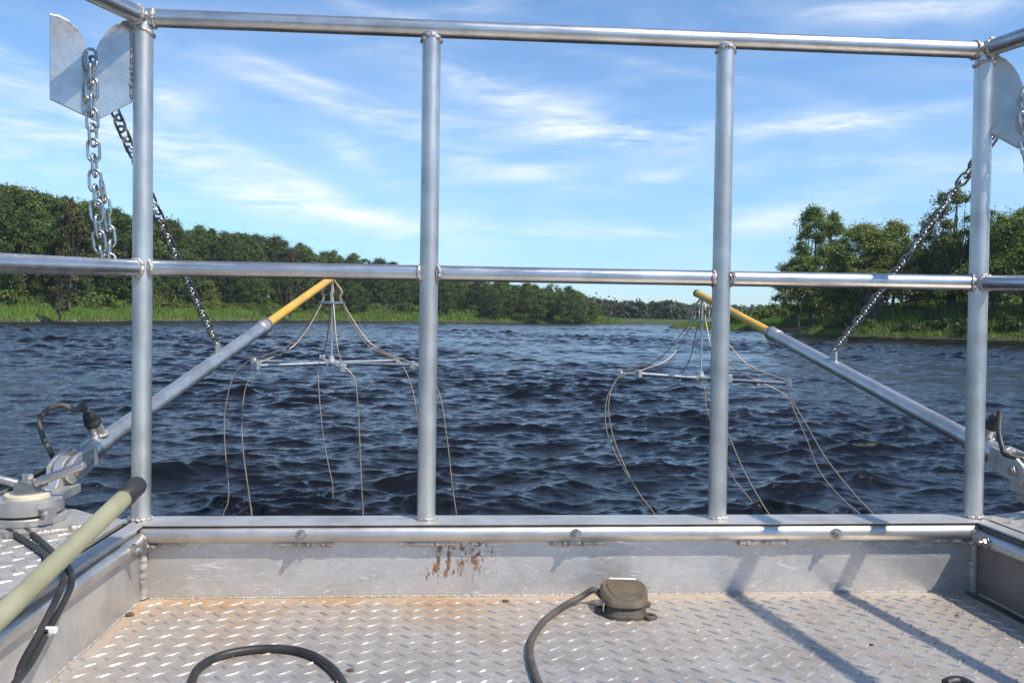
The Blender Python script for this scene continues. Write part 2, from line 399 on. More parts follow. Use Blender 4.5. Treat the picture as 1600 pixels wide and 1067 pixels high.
def leaf_mat(name, a, b, trans=.30, objvar=.35):
    m, t, p = newmat(name)
    g = t.nodes.new('ShaderNodeNewGeometry'); oi = t.nodes.new('ShaderNodeObjectInfo')
    c = mixc(t, g.outputs['Random Per Island'], a, b)
    hsv = t.nodes.new('ShaderNodeHueSaturation'); t.links.new(c, hsv.inputs['Color'])
    t.links.new(rampf(t, oi.outputs['Random'], 0, 1, 1-objvar, 1+objvar), hsv.inputs['Value'])
    r2 = mth('FRACT', mth('MULTIPLY', oi.outputs['Random'], 7.31, tree=t), tree=t)
    t.links.new(rampf(t, r2, 0, 1, .475, .515), hsv.inputs['Hue'])
    t.links.new(hsv.outputs[0], p.inputs['Base Color']); p.inputs['Roughness'].default_value = .5; p.inputs['Specular IOR Level'].default_value = .3
    tr = t.nodes.new('ShaderNodeBsdfTranslucent'); t.links.new(hsv.outputs[0], tr.inputs[0])
    mx = t.nodes.new('ShaderNodeMixShader'); mx.inputs[0].default_value = trans
    t.links.new(p.outputs[0], mx.inputs[1]); t.links.new(tr.outputs[0], mx.inputs[2])
    t.links.new(mx.outputs[0], t.nodes['Material Output'].inputs['Surface'])
    return m
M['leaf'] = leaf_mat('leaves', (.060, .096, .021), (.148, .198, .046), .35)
M['leaf_light'] = leaf_mat('light_leaves', (.125, .172, .034), (.25, .315, .075), .35, .15)
M['leaf_rust'] = leaf_mat('rusty_leaves', (.066, .068, .024), (.120, .095, .042), .3, .1)
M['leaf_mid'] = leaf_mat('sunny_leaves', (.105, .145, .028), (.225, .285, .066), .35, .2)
M['leaf_shrub'] = leaf_mat('shrub_leaves', (.075, .115, .02), (.16, .22, .045), .3, .3)
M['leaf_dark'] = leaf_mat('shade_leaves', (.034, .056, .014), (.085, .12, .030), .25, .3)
M['grass'] = leaf_mat('grass_blades', (.125, .20, .028), (.25, .34, .07), .35, .0)
M['leaf_far'] = leaf_mat('far_leaves', (.050, .075, .034), (.085, .115, .055), .2, .0)  # some distance haze put into the leaf colour
def ground_mat():
    m, t, p = newmat('bank_ground')
    g = t.nodes.new('ShaderNodeNewGeometry'); s = t.nodes.new('ShaderNodeSeparateXYZ'); t.links.new(g.outputs['Position'], s.inputs[0])
    n1 = noise(t, .35, 6, .6); n2 = noise(t, 2.5, 5, .6)
    base = mixc(t, rampf(t, n1, .4, .6), (.050, .075, .020), (.075, .105, .03))
    base = mixc(t, rampf(t, n2, .55, .7, 0, .6), base, (.06, .05, .03))
    soil = mixc(t, rampf(t, n2, .35, .65), (.05, .045, .035), (.09, .075, .055))
    base = mixc(t, rampf(t, mth('ADD', s.outputs[2], mth('MULTIPLY', n2, .12, tree=t), tree=t), .25, .40), soil, base)
    # bare reddish soil at the boat landing on the right bank
    d = t.nodes.new('ShaderNodeVectorMath'); d.operation = 'DISTANCE'; t.links.new(g.outputs['Position'], d.inputs[0]); d.inputs[1].default_value = SOIL
    f = rampf(t, mth('ADD', d.outputs['Value'], mth('MULTIPLY', n2, 3.0, tree=t), tree=t), 6.4, 4.6)
    base = mixc(t, f, base, mixc(t, rampf(t, n2, .3, .7), (.20, .095, .055), (.30, .17, .11)))
    t.links.new(base, p.inputs['Base Color']); p.inputs['Roughness'].default_value = .95; p.inputs['Specular IOR Level'].default_value = .1
    bump(t, p, n2, .6, .3)
    return m
SOIL = (25.6, 60.3, .4)
M['ground'] = ground_mat()

# ------------------------------------------------------------------ ground and river
S = 0.513                                # height of the bow sill over the water
left_shore = [(-75, -120), (-62, -30), (-50, 20), (-40, 45), (-34.4, 63.5), (-30.7, 79), (-25, 104), (-19.3, 118), (-12, 119), (-4.4, 117), (8.5, 121), (18.5, 125), (23.7, 118), (26, 121), (29, 131), (38, 143), (60, 162), (100, 185), (200, 215)]
right_shore = [(200, 165), (110, 137), (60, 113), (36, 96), (24, 85), (21.4, 81.4), (21.6, 76), (22.5, 70), (25, 63.5), (24.4, 57), (24.2, 50.5), (26.3, 46.5), (28.8, 44), (31.2, 42), (36, 34), (42, 20), (50, -30), (60, -120)]
RIVER = np.array(left_shore+right_shore, float)
def sdist(P):
    """distance to the river's edge, positive on land"""
    P = np.asarray(P, float); A = RIVER; B = np.roll(RIVER, -1, 0)
    best = np.full(len(P), 1e9); inside = np.zeros(len(P), bool)
    for a, b in zip(A, B):
        ab = b-a; t = np.clip(((P-a)@ab)/(ab@ab), 0, 1)
        best = np.minimum(best, np.hypot(*(P-(a+t[:, None]*ab)).T))
        c = ((a[1] > P[:, 1]) != (b[1] > P[:, 1])) & (P[:, 0] < (b[0]-a[0])*(P[:, 1]-a[1])/(b[1]-a[1]+1e-12)+a[0])
        inside ^= c
    return np.where(inside, -best, best)
def sst(x, a, b): t = np.clip((x-a)/(b-a), 0, 1); return t*t*(3-2*t)
def hnoise(P, s, seed):
    r = np.random.default_rng(seed); z = np.zeros(len(P))
    for k in range(7):
        an = r.uniform(0, 2*np.pi); f = s*r.uniform(.5, 1.8)
        z += np.sin(P[:, 0]*np.cos(an)*f+P[:, 1]*np.sin(an)*f+r.uniform(0, 6.28))
    return z/4
def ground_z(P):
    P = np.asarray(P, float); d = sdist(P)+hnoise(P, 1.2, 3)*.25
    z = np.where(d < 0, np.maximum(d*.35, -2.5), .30*sst(d, 0, 1.0)+.5*sst(d, .8, 7))
    left = sst(P[:, 0], 4, -12)
    hill = sst(d, 5, 42)*5.2*left*sst(P[:, 1], 185, 95)*np.where(P[:, 1] < 20, .8, 1)
    hill += sst(d, 3, 16)*1.3*left
    rb = sst(P[:, 0], 22, 27)*sst(P[:, 1], 64, 55)
    z = z+hill+rb*(sst(d, .3, 3.5)*.55+sst(d, 4, 16)*.6)
    z += sst(d, 60, 400)*6*sst(np.hypot(P[:, 0], P[:, 1]), 200, 700)
    return z+np.where(d > 1, hnoise(P, .5, 5)*.12*sst(d, 1, 6), 0)
def axis(lo, hi, step, far):
    a = np.arange(lo, hi+step, step); g = step*1.25**np.arange(1, 40); e = np.cumsum(g); e = e[e < far]
    return np.concatenate([(lo-e)[::-1], a, hi+e])
gx, gy = axis(-85, 75, .8, 3500), axis(-20, 170, .8, 3500)
GX, GY = np.meshgrid(gx, gy); P = np.stack([GX.ravel(), GY.ravel()], 1)
GV = np.column_stack([P, ground_z(P)]); nx, ny = len(gx), len(gy)
i = np.arange(ny-1)[:, None]*nx+np.arange(nx-1)[None]
GF = np.stack([i, i+1, i+1+nx, i+nx], -1).reshape(-1, 4)
o = bpy.data.objects.new('ground', mesh_np('ground', GV, GF, mats=[M['ground']])); COL.objects.link(o); tag(o, kind='structure')

# water: one sheet, fine and choppy inside a wide wedge ahead of the boat
def water():
    wr = np.random.default_rng(11)
    NA, NR = 1150, 1400
    a_in = np.linspace(math.radians(-50), math.radians(54), NA)
    a_out = np.linspace(math.radians(54), math.radians(310), 90)[1:-1]
    ang = np.concatenate([a_in, a_out])
    rad = 2.2*(150/2.2)**(np.linspace(0, 1, NR)); rad = np.concatenate([[.3, 1.0], rad, [190, 260, 400, 800, 3300]])
    A, Rr = np.meshgrid(ang, rad); X = (CAM.x+np.sin(A)*Rr).ravel(); Y = (CAM.y+np.cos(A)*Rr).ravel()
    Rf = Rr.ravel(); sp = Rf*.0031
    wedge = np.concatenate([sst(np.minimum(np.arange(NA), NA-1-np.arange(NA)), 0, 60), np.zeros(len(a_out))])
    W = np.broadcast_to(wedge, A.shape).ravel()*sst(Rf, 2.2, 2.8)*sst(Rf, 150, 110)*(1+.45*sst(Rf, 8, 40))
    Z = np.zeros_like(X); DX = np.zeros_like(X); DY = np.zeros_like(X)
    # slow modulation: patches of stronger and weaker chop
    mod = .9+.30*np.sin(X*.9+1.3+np.sin(Y*.45))*np.sin(Y*.75+.4*X)+.32*np.sin(X*.21+Y*.16+np.sin(X*.13))
    nw = 120
    lam = np.exp(np.concatenate([wr.uniform(math.log(.06), math.log(1.15), nw-10), wr.uniform(math.log(1.2), math.log(2.6), 10)]))
    for l in lam:
        th = wr.normal(math.radians(-80), math.radians(28)); k = 2*math.pi/l
        kx, ky = k*math.cos(th), k*math.sin(th)
        amp = (.0034*(l/.5)**1.15*math.exp(-(l/.95)**2) if l < 1.18 else .0032)*wr.uniform(.6, 1.4)
        ph = kx*X+ky*Y+wr.uniform(0, 6.28)
        w = sst(l/sp, 1.7, 3.6)*amp
        s, c = np.sin(ph), np.cos(ph)
        Z += w*s; q = 1.0
        DX -= w*c*q*kx/k*-1; DY -= w*c*q*ky/k*-1
    Z *= .9; DX *= .95; DY *= .95
    Zs = Z*mod*W
    for (ex, ey) in ((350, 797), (394, 812), (516, 783), (568, 816), (660, 792), (716, 836), (1362, 800), (1332, 795), (1172, 780), (1018, 796), (1028, 812), (1202, 804)):
        e = onz(ex, ey, 0); rr = np.hypot(X-e.x, (Y-e.y)*.8)      # small rings where the droppers cut the surface
        Zs = Zs+.012*np.exp(-(rr/.10)**2)*np.cos(rr*75)*(rr < .4)
    Zs = Zs+np.maximum(Zs, 0)**2*6.5                 # peaked crests, flat troughs
    V = np.column_stack([X+DX*mod*W, Y+DY*mod*W, Zs])
    nA, nR = len(ang), len(rad)
    i = np.arange(nR-1)[:, None]*nA+np.arange(nA)[None]; j = np.arange(nR-1)[:, None]*nA+(np.arange(nA)[None]+1) % nA
    F = np.stack([i, i+nA, j+nA, j], -1).reshape(-1, 4)
    me = mesh_np('water', V, F, mats=[M['water']])
    o = bpy.data.objects.new('water', me); COL.objects.link(o); tag(o, kind='structure')
water()

# ------------------------------------------------------------------ the boat (one thing: everything welded to it is a part)
boat = thing('boat', (0, 0, S), 'silver aluminium work boat bow with tread plate deck and pipe guard railing', 'boat')
HW = .873; SPL, SPR = .28, .14                       # half width at the corner posts; splay of the side rails
XP = [-HW, -.3027, .309, HW]; DZ = S-.153; YP = -.036
def B(): return MB()
def part(mb, name, mat, parent=boat): return mb.build(name, mat, parent)
def bead(parent, pts, r, lump=.55, closed=False, step=.004, mat='weld'):
    return part(MB().weld(pts, r, lump, 10, closed, min(step, max(.0022, r*.5))), 'weld_bead', M[mat], parent)

# hull under the deck
h = B()
rings = [[(-1.36, .018, .498), (-1.36, -3.2, .498), (1.36, -3.2, .498), (1.36, .018, .498)],
         [(-1.34, .018, .33), (-1.34, -3.2, .33), (1.34, -3.2, .33), (1.34, .018, .33)],
         [(-1.0, -.35, -.25), (-1.0, -3.2, -.25), (1.0, -3.2, -.25), (1.0, -.35, -.25)]]
rv = [[h.bm.verts.new(p) for p in ring] for ring in rings]
for a, b in zip(rv, rv[1:]):
    for k in (0, 2, 3): h.bm.faces.new((a[k], a[(k+1) % 4], b[(k+1) % 4], b[k]))
h.bm.faces.new(rv[2])
part(h, 'hull', M['sheet'])

def lug_field(poly_in, x0, x1, y0, y1, z, pitch=.040, L=.0178, Wd=.0038, H=.0025):
    """raised tread lugs alternating +-45 degrees"""
    V = []; F = []; F4 = []
    nxp, nyp = int((x1-x0)/(pitch/2))+1, int((y1-y0)/(pitch/2))+1
    for i in range(nxp):
        for j in range(nyp):
            if (i+j) % 2: continue
            x, y = x0+i*pitch/2, y0+j*pitch/2
            if not poly_in(x, y): continue
            an = math.radians(42 if i % 2 == 0 else -46); c, s = math.cos(an), math.sin(an)
            base = len(V)
            l = L*(1.1 if i % 2 == 0 else .95)*random.uniform(.95, 1.04); hv = random.uniform(.84, 1.05); an += random.gauss(0, .018); c, s = math.cos(an), math.sin(an)
            outl = [(-l, 0, 0), (-l*.5, Wd*.85, 0), (0, Wd, 0), (l*.5, Wd*.85, 0), (l, 0, 0), (l*.5, -Wd*.85, 0), (0, -Wd, 0), (-l*.5, -Wd*.85, 0),
                    (-l*.62, 0, H*.8), (-l*.3, Wd*.42, H), (l*.3, Wd*.42, H), (l*.62, 0, H*.8), (l*.3, -Wd*.42, H), (-l*.3, -Wd*.42, H)]
            for (u, v, w) in outl: V.append((x+u*c-v*s, y+u*s+v*c, z-.0004+w*hv))
            for f in [(0, 8, 1), (1, 8, 9), (3, 10, 11), (3, 11, 4), (4, 11, 5), (5, 11, 12), (7, 13, 8), (7, 8, 0), (1, 9, 2), (2, 10, 3), (5, 12, 6), (6, 13, 7), (2, 9, 10), (6, 12, 13), (8, 13, 9), (10, 12, 11)]:
                F.append([base+q for q in f])
            F4.append([base+9, base+13, base+12, base+10])
    return V, F, F4
def tread_sheet(name, poly, z, thick, mats):
    """a plate with its raised lugs as one mesh"""
    me_b = bmesh.new(); vs = [me_b.verts.new((x, y, z)) for x, y in poly]; f = me_b.faces.new(vs)
    g = bmesh.ops.extrude_face_region(me_b, geom=[f]); bmesh.ops.translate(me_b, verts=[q for q in g['geom'] if isinstance(q, bmesh.types.BMVert)], vec=(0, 0, -thick))
    bmesh.ops.recalc_face_normals(me_b, faces=me_b.faces[:])
    me_b.verts.index_update(); nV = [tuple(v.co) for v in me_b.verts]; nF = [[v.index for v in f.verts] for f in me_b.faces]; me_b.free()
    def inside(x, y, m=.016):
        n = len(poly)
        ok = None
        for k in range(n):
            (xa, ya), (xb, yb) = poly[k], poly[(k+1) % n]
            cr = ((xb-xa)*(y-ya)-(yb-ya)*(x-xa))/math.hypot(xb-xa, yb-ya)
            if ok is None: ok = []
            ok.append(cr)
        return min(ok) > m or max(ok) < -m
    xs = [p[0] for p in poly]; ys = [p[1] for p in poly]
    V, F3, F4 = lug_field(inside, min(xs), max(xs), max(min(ys), -1.15), max(ys), z)
    o0 = len(nV); me = bpy.data.meshes.new(name)
    faces = nF+[[q+o0 for q in f] for f in F3]+[[q+o0 for q in f] for f in F4]
    me.from_pydata(nV+V, [], faces)
    for m in mats: me.materials.append(m)
    me.polygons.foreach_set('material_index', np.array([0]*len(nF)+[1]*(len(F3)+len(F4)), np.int32))
    me.update()
    o = bpy.data.objects.new(name, me); COL.objects.link(o); attach(o, boat); return o
tread_sheet('deck_plate', [(-.858, YP), (.835, YP), (.855, -3.1), (-.95, -3.1)], DZ, .005, [M['tread'], M['lug']])
tread_sheet('side_deck', [(-.905, .012), (-1.07, .085), (-1.42, .115), (-1.42, -3.1), (-.925, -3.1)], S-.004, .006, [M['tread_side'], M['lug']])
tread_sheet('side_deck', [(.905, .012), (.925, -3.1), (1.42, -3.1), (1.42, .09), (1.07, .07)], S-.004, .006, [M['tread_side'], M['lug']])

# front panel and side panels of the well
w = B(); w.box((0, YP+.003, S-.0865), (.868, .003, .0685)); fp = part(w, 'front_panel', M['panel'])
for sx in (-1, 1):
    w = B()
    x0 = -.862 if sx < 0 else .862
    q = [(x0, YP+.006, S-.154), (x0+sx*.03, -3.1, S-.154), (x0+sx*.03, -3.1, S-.010), (x0, YP+.006, S-.010)]
    w.prism(q, (sx*.005, 0, 0)); pn = part(w, 'side_panel', M['sheet'] if sx < 0 else M['shade_panel'])
    bead(pn, [(x0-sx*.004, YP-.004, DZ+.001), (x0-sx*.004, YP-.003, S-.045)], .0082, .18, mat='weld_dull')
    bead(pn, [(x0-sx*.002, YP-.02, DZ+.001), (x0-sx*.002+sx*.011, -1.2, DZ+.001)], .0024, .7, step=.006, mat='weld_dull')
bead(fp, [(-.85, YP-.001, DZ+.0005), (-.4, YP-.001, DZ+.001), (.1, YP-.001, DZ), (.84, YP-.001, DZ+.0005)], .0022, .7, step=.006, mat='weld_dull')

# sill plate on top of the front panel with a small down-turned lip
w = B(); w.prism([(-.868, .018, S), (.868, .018, S), (.868, -.054, S), (-.868, -.054, S)], (0, 0, -.0035), .001)
part(w, 'sill_plate', M['sheet'])
# pipe under the lip, with bolts and stitch welds
fpipe = part(B().tube([(-.858, -.0420, S-.0225), (.858, -.0420, S-.0225)], .0172, 24), 'gunwale_pipe', M['lip_pipe'])
for (px, py) in ((470, 838), (900, 838), (1307, 832)):
    c = ony(px, py, -.0605); c.z = S-.0225
    w = B(); w.lathe(c+Vector((0, .003, 0)), (0, -1, 0), [(0, 0), (.0125, 0), (.0125, .0025), (0, .0025)], 24)
    w.lathe(c+Vector((0, .0004, 0)), (0, -1, 0), [(0, 0), (.0085, 0), (.0085, .007), (.0075, .0085), (0, .0085)], 6, .3)
    w.lathe(c+Vector((0, -.008, 0)), (0, -1, 0), [(.0045, 0), (.0045, .006), (.0035, .008), (0, .0082)], 14)
    part(w, 'bolt', M['steel'], fpipe)
for (xa, xb) in ((430, 520), (625, 710), (860, 945), (1150, 1228)):
    pa, pb = ony(xa, 848, -.036), ony(xb, 846, -.036)
    z = S-.0415
    bead(fpipe, [(pa.x, -.0450, z), (pb.x, -.0450, z)], .0068, .5)
# corner lumps where the pipes meet
for sx in (-1, 1):
    xa = .862 if sx < 0 else .858
    pts = [(sx*xa, -.056, S-.031), (sx*(xa+.035), -3.1, S-.031)]
    gp = part(B().tube(pts, .0165, 24), 'gunwale_pipe', M['pipe'])
    bead(gp, [(sx*(xa-.012), -.0585, S-.018), (sx*(xa-.014), -.0600, S-.030), (sx*(xa-.013), -.0570, S-.043), (sx*(xa-.018), -.0480, S-.046), (sx*(xa-.045), -.0425, S-.0425), (sx*(xa-.085), -.0415, S-.0415)], .0052, .6)
    c = onz(195, 860, S-.031) if sx < 0 else onz(1552, 848, S-.031)
    c = Vector((sx*(xa+.035*(-c.y)/3.1-.0185), c.y, S-.030))
    w = B(); w.lathe(c+Vector((sx*.002, 0, 0)), (-sx, 0, 0), [(0, 0), (.012, 0), (.012, .003), (0, .003)], 24)
    w.lathe(c, (-sx, 0, 0), [(0, 0), (.0082, 0), (.0082, .008), (.0072, .0095), (0, .0095)], 6, .2)
    w.lathe(c, (-sx, 0, 0), [(.0045, .009), (.0045, .016), (0, .0165)], 14)
    part(w, 'bolt', M['steel'], gp)
    # gunwale cap: thin lip plate along the side, a narrow dark gap, then the side deck
    w = B(); x1 = .872
    w.prism([(sx*(x1-.020), -.060, S+.001), (sx*(x1+.010), -.030, S+.001), (sx*(x1+.045), -3.1, S+.001), (sx*(x1+.013), -3.1, S+.001)], (0, 0, -.004), .001)
    part(w, 'gunwale_cap', M['sheet'])
    w = B(); w.prism([(sx*.866, .026, S-.001), (sx*.910, .03, S-.001), (sx*.910, -.02, S-.001), (sx*.868, -.02, S-.001)], (0, 0, -.005))
    part(w, 'corner_plate', M['sheet'])

def platept(px, py, k=.60):
    d = ray(px, py); t = (-.004+(CAM.x+.893)*k-CAM.y)/(d.y-d.x*k); return CAM+d*t
# guard railing
ZT, ZM = S+1.0, S+.504
tr = part(B().tube([(-HW, 0, ZT), (HW, 0, ZT)], .0175, 28), 'top_rail', M['rail'])
for k, x in enumerate(XP):
    top = ZT-.010 if k in (1, 2) else ZT
    po = part(B().tube([(x, -.012, S-.002), (x, -.012+.012, S+.5), (x, 0, top)] if False else [(x, -.010, S-.002), (x, -.003, S+.6), (x, 0, top)], .0188, 28), 'railing_post', M['pipe'])
    w = B()
    bead(po, [Vector((x, -.010, S+.002))+Vector((math.cos(a), math.sin(a), 0))*.0200 for a in [j*.393 for j in range(16)]], .0036, .5, closed=True)
    bead(po, [Vector((x, 0, ZT-.0185-(.003 if k in (1, 2) else .012)))+Vector((math.cos(a)*.0192, math.sin(a)*.018, -.004*math.cos(2*a))) for a in [j*.393 for j in range(16)]], .0036, .5, closed=True)
for k in range(3):
    xa, xb = XP[k]+.015, XP[k+1]-.015
    mr = part(B().tube([(xa, -.004, ZM), (xb, -.004, ZM)], .0160, 26), 'middle_rail', M['rail'])
    w = B()
    for x in (xa+.004, xb-.004):
        bead(mr, [Vector((x, -.004, ZM))+Vector((.004*math.cos(2*a)*(1 if x < (xa+xb)/2 else -1), math.cos(a)*.0165, math.sin(a)*.0165)) for a in [j*.393 for j in range(16)]], .0036, .5, closed=True)
for sx in (-1, 1):
    SP = SPL if sx < 0 else SPR
    for (z, r, drop) in ((ZT, .0175, .05), (ZM, .0160, .04)):
        d = Vector((sx*SP, -1, -drop)); p0 = Vector((sx*HW, 0 if z == ZT else -.004, z))
        pts = [p0+d*t for t in ((0 if z == ZT else .018), .5, 1.2, 2.3)]
        sr = part(B().tube(pts, r, 26), 'side_rail', M['rail'])
        q = p0+d.normalized()*(.026 if z == ZT else .022); e1 = Vector((1, sx*SP, 0)).normalized(); e2 = Vector((0, 0, 1))
        bead(sr, [q+(e1*math.cos(a)+e2*math.sin(a))*(r+.0004) for a in [j*.393 for j in range(16)]], .0034, .5, closed=True)
        if z == ZT: bead(sr, [Vector((sx*(HW-.022), 0, z))+Vector((0, math.cos(a), math.sin(a)))*.0178 for a in [j*.393 for j in range(16)]], .0034, .55, closed=True)
    # chain bracket: heart-like plate with a chain notch, welded to the outside of the post
    w = B()
    def bp(px, py):
        v = platept(px, py); return Vector((v.x if sx < 0 else -v.x-.014, v.y, v.z))
    left = [(78, 22), (93, 25), (108, 33), (121, 45), (131, 60), (137, 77), (139, 92), (143, 98)]
    right = [(148, 94), (150, 80), (156, 65), (166, 50), (179, 39), (192, 33), (207, 31)]
    low = [(207, 160), (150, 189), (78, 155)]
    w.prism([bp(*p) for p in left+right+low], (sx*-.0031, .0051, 0) if sx > 0 else (-.0031, .0051, 0), .0008)
    cb = part(w, 'chain_bracket', M['galv'])
    wo = Vector((.013 if sx > 0 else 0, 0, 0)); bead(cb, [bp(207, 38)+wo, bp(207, 156)+wo], .0048, .55)

# ------------------------------------------------------------------ chains
def link_mesh(name, pitch, wire, mat):
    hl = pitch/2-.0; w2 = pitch*.36; pts = []
    hs = hl-w2*.55
    for k in range(12): a = math.pi*k/11-math.pi/2; pts.append((hs+math.cos(a)*(w2+wire*.35), math.sin(a)*w2, 0))
    for k in range(12): a = math.pi*k/11+math.pi/2; pts.append((-hs+math.cos(a)*(w2+wire*.35), math.sin(a)*w2, 0))
    mb = MB(); mb.tube(pts, wire/2, 9, closed=True)
    bmesh.ops.recalc_face_normals(mb.bm, faces=mb.bm.faces[:])
    me = bpy.data.meshes.new(name); mb.bm.to_mesh(me); mb.bm.free(); me.materials.append(mat); return me
LINK = {m: link_mesh('link', .0295, .0058, M[m]) for m in ('chain', 'oldchain')}
def chain(paths, label, group):
    """paths: list of (polyline, material); one chain thing whose links are parts"""
    root = thing('chain', paths[0][0][0], label, 'chain', group)
    for pl, mat, ph in paths:
        P = resample(pl, .0291)
        for k in range(len(P)-1):
            c = (P[k]+P[k+1])/2; t = (P[k+1]-P[k]).normalized()
            ref = Vector((0, 1, 0)) if abs(t.y) < .9 else Vector((0, 0, 1))
            b = (ref-t*ref.dot(t)).normalized(); a2 = b.cross(t)
            M3 = Matrix((t, a2, b)).transposed()
            Rr = M3 @ Matrix.Rotation((k % 2)*math.pi/2+ph+random.gauss(0, .16), 3, 'X')
            o = bpy.data.objects.new('link', LINK[mat]); COL.objects.link(o)
            o.rotation_euler = Rr.to_euler(); o.location = c; attach(o, root)
    return root

# ------------------------------------------------------------------ booms with their swivel bases, and the electrode arrays
def boom(sx, P0, COLL, TIP, EYE, BASE, label, deckz):
    root = thing('boom', BASE, label, 'boom', 'booms swung out over the water')
    d = (TIP-P0).normalized(); side = d.cross(Vector((0, 0, 1))).normalized(); up = side.cross(d).normalized()
    part(B().tube([P0, COLL], .0205, 28), 'aluminium_tube', M['pipe'], root)
    part(B().tube([COLL-d*.03, TIP], .0162, 24), 'fibreglass_tube', M['yellow'], root)
    w = B(); w.tube([TIP-d*.004, TIP+d*.012], .0172, 22); part(w, 'end_cap', M['pedal_dark'], root)
    w = B(); w.tube([COLL-d*.035, COLL-d*.033, COLL+d*.030, COLL+d*.032], [.0215, .0235, .0235, .022], 28)
    cl = part(w, 'collar', M['cast'], root)
    w = B(); w.tube([COLL+d*.012, COLL+d*.022], .0262, 28); w.box(COLL+d*.017-up*.028, (.006, .006, .010), bevel=.001); part(w, 'hose_clamp', M['steel'], cl)
    # chain eye
    w = B(); w.prism([EYE-d*.022+up*.012, EYE-d*.012+up*.050, EYE+d*.006+up*.050, EYE+d*.022+up*.012], side*.006, .001); part(w, 'chain_eye', M['cast'], root)
    # sleeve at the root, cable gland
    w = B(); w.tube([P0-d*.02, P0+d*.085], .0236, 28); sl_ = part(w, 'sleeve', M['pipe'], root)
    bead(sl_, [P0-d*.006+(side*math.cos(a)+up*math.sin(a))*.0245 for a in [j*.393 for j in range(16)]], .0045, .5, closed=True)
    g0 = P0+d*.075+up*.015; gdir = (up*.92-d*.38).normalized()
    w = B(); w.tube([g0, g0+gdir*.042], .0165, 22); gl = part(w, 'cable_gland', M['cast'], root)
    w = B(); w.tube([g0+gdir*.042, g0+gdir*.052, g0+gdir*.053, g0+gdir*.063, g0+gdir*.072, g0+gdir*.078], [.0178, .0178, .0150, .0160, .0135, .009], 20); part(w, 'gland_nut', M['rubber'], gl)
    bead(gl, [g0+gdir*.008+(side*math.cos(a)+d*math.sin(a))*.0185 for a in [j*.45 for j in range(14)]], .0042, .5, closed=True)
    # clevis: two cheeks on the boom, one lug on the turntable
    for s in (-1, 1):
        w = B(); c = P0+side*s*.0165
        pl = [c+d*.02+up*.022, c-d*.055+up*.026, c-d*.085+up*.014, c-d*.095-up*.008, c-d*.082-up*.026, c-d*.03-up*.030, c+d*.02-up*.022]
        w.prism(pl, side*s*.009, .002); part(w, 'clevis_cheek', M['cast'], root)
    piv = P0-d*.062-up*.004
    w = B(); lug = []
    hd = Vector((d.x, d.y, 0)).normalized()
    for k in range(9): a = -.35+math.pi*k/8*1.1; lug.append(piv-side*.0105+(hd*-math.cos(a+math.pi/2-.3)*-.030+Vector((0, 0, 1))*math.sin(a)*.030 if False else (hd*math.cos(a)+Vector((0, 0, 1))*math.sin(a))*.030))
    zb = deckz+.052
    lug += [Vector((piv.x, piv.y, zb))-side*.0105-hd*.050, Vector((piv.x, piv.y, zb))-side*.0105+hd*.030]
    w.prism(lug, side*.021, .002); part(w, 'hinge_lug', M['cast'], root)
    w = B(); w.tube([piv-side*.036, piv+side*.036], .0075, 16); 
    for s in (-1, 1): w.lathe(piv+side*s*.0265, side*s, [(0, 0), (.012, 0), (.012, .007), (0, .007)], 6)
    part(w, 'hinge_bolt', M['steel'], root)
    # turntable
    b0 = Vector((BASE.x, BASE.y, deckz)); mp = []
    for k in range(8): a = math.pi/8+k*math.pi/4; mp.append(b0+Vector((math.cos(a)*.125, math.sin(a)*.105, 0)))
    w = B(); w.prism(mp, (0, 0, .009), .0015); mpl = part(w, 'mounting_plate', M['sheet'], root)
    bead(mpl, [mp[7]+Vector((0, 0, .004)), mp[6]+Vector((0, 0, .004))], .007, .6)
    bead(mpl, [mp[5].lerp(mp[6], .2)+Vector((0, 0, .004)), mp[6].lerp(mp[5], .2)+Vector((0, 0, .004))], .007, .6)
    w = B(); w.lathe(b0, (0, 0, 1), [(0, .009), (.068, .009), (.070, .011), (.070, .022), (.068, .024), (0, .024)], 48); part(w, 'lower_disc', M['cast'], root)
    w = B(); w.lathe(b0, (0, 0, 1), [(0, .0275), (.062, .0275), (.064, .029), (.064, .053), (.061, .055), (0, .055)], 48)
    dv = Vector((piv.x-b0.x, piv.y-b0.y, 0)); dl = dv.length
    w.box(b0+dv*.62+Vector((0, 0, .042)), (dl*.42, .030, .010), Matrix.Rotation(math.atan2(dv.y, dv.x), 3, 'Z'), .002); part(w, 'upper_disc', M['cast'], root)
    w = B(); w.lathe(b0, (0, 0, 1), [(0, .0552), (.041, .0552), (.041, .062), (.039, .064), (0, .064)], 36); part(w, 'bearing_washer', M['cream'], root)
    w = B(); w.lathe(b0, (0, 0, 1), [(0, .064), (.030, .064), (.030, .067), (0, .067)], 36); part(w, 'washer', M['steel'], root)
    hb = b0+Vector((0, 0, .067))
    w = B(); w.lathe(hb, (0, 0, 1), [(0, 0), (.024, 0), (.024, .016), (.019, .019), (0, .019)], 4, .5)
    w.lathe(hb, (0, 0, 1), [(.015, .019), (.015, .021), (0, .021)], 24); w.lathe(hb, (0, 0, 1), [(.0115, .021), (.0115, .031), (.010, .033), (0, .033)], 6)
    tn = part(w, 'tightening_nut', M['steel'], root)
    for dr in ((.93 if sx < 0 else -.93, -.10, .36), (-.86 if sx < 0 else .86, -.16, .27)):
        q = Vector(dr).normalized(); a0 = hb+Vector((0, 0, .010))+q*.018
        w = B(); w.tube([a0, a0+q*.012, a0+q*.100, a0+q*.104], [.0085, .0085, .0085, .006], 18); part(w, 'handle', M['steel'], tn)
    w = B(); c = b0+Vector((sx*-.058, -.045, .034)); w.box(c, (.014, .012, .008), Matrix.Rotation(-.7*sx*-1, 3, 'Z'), .0015)
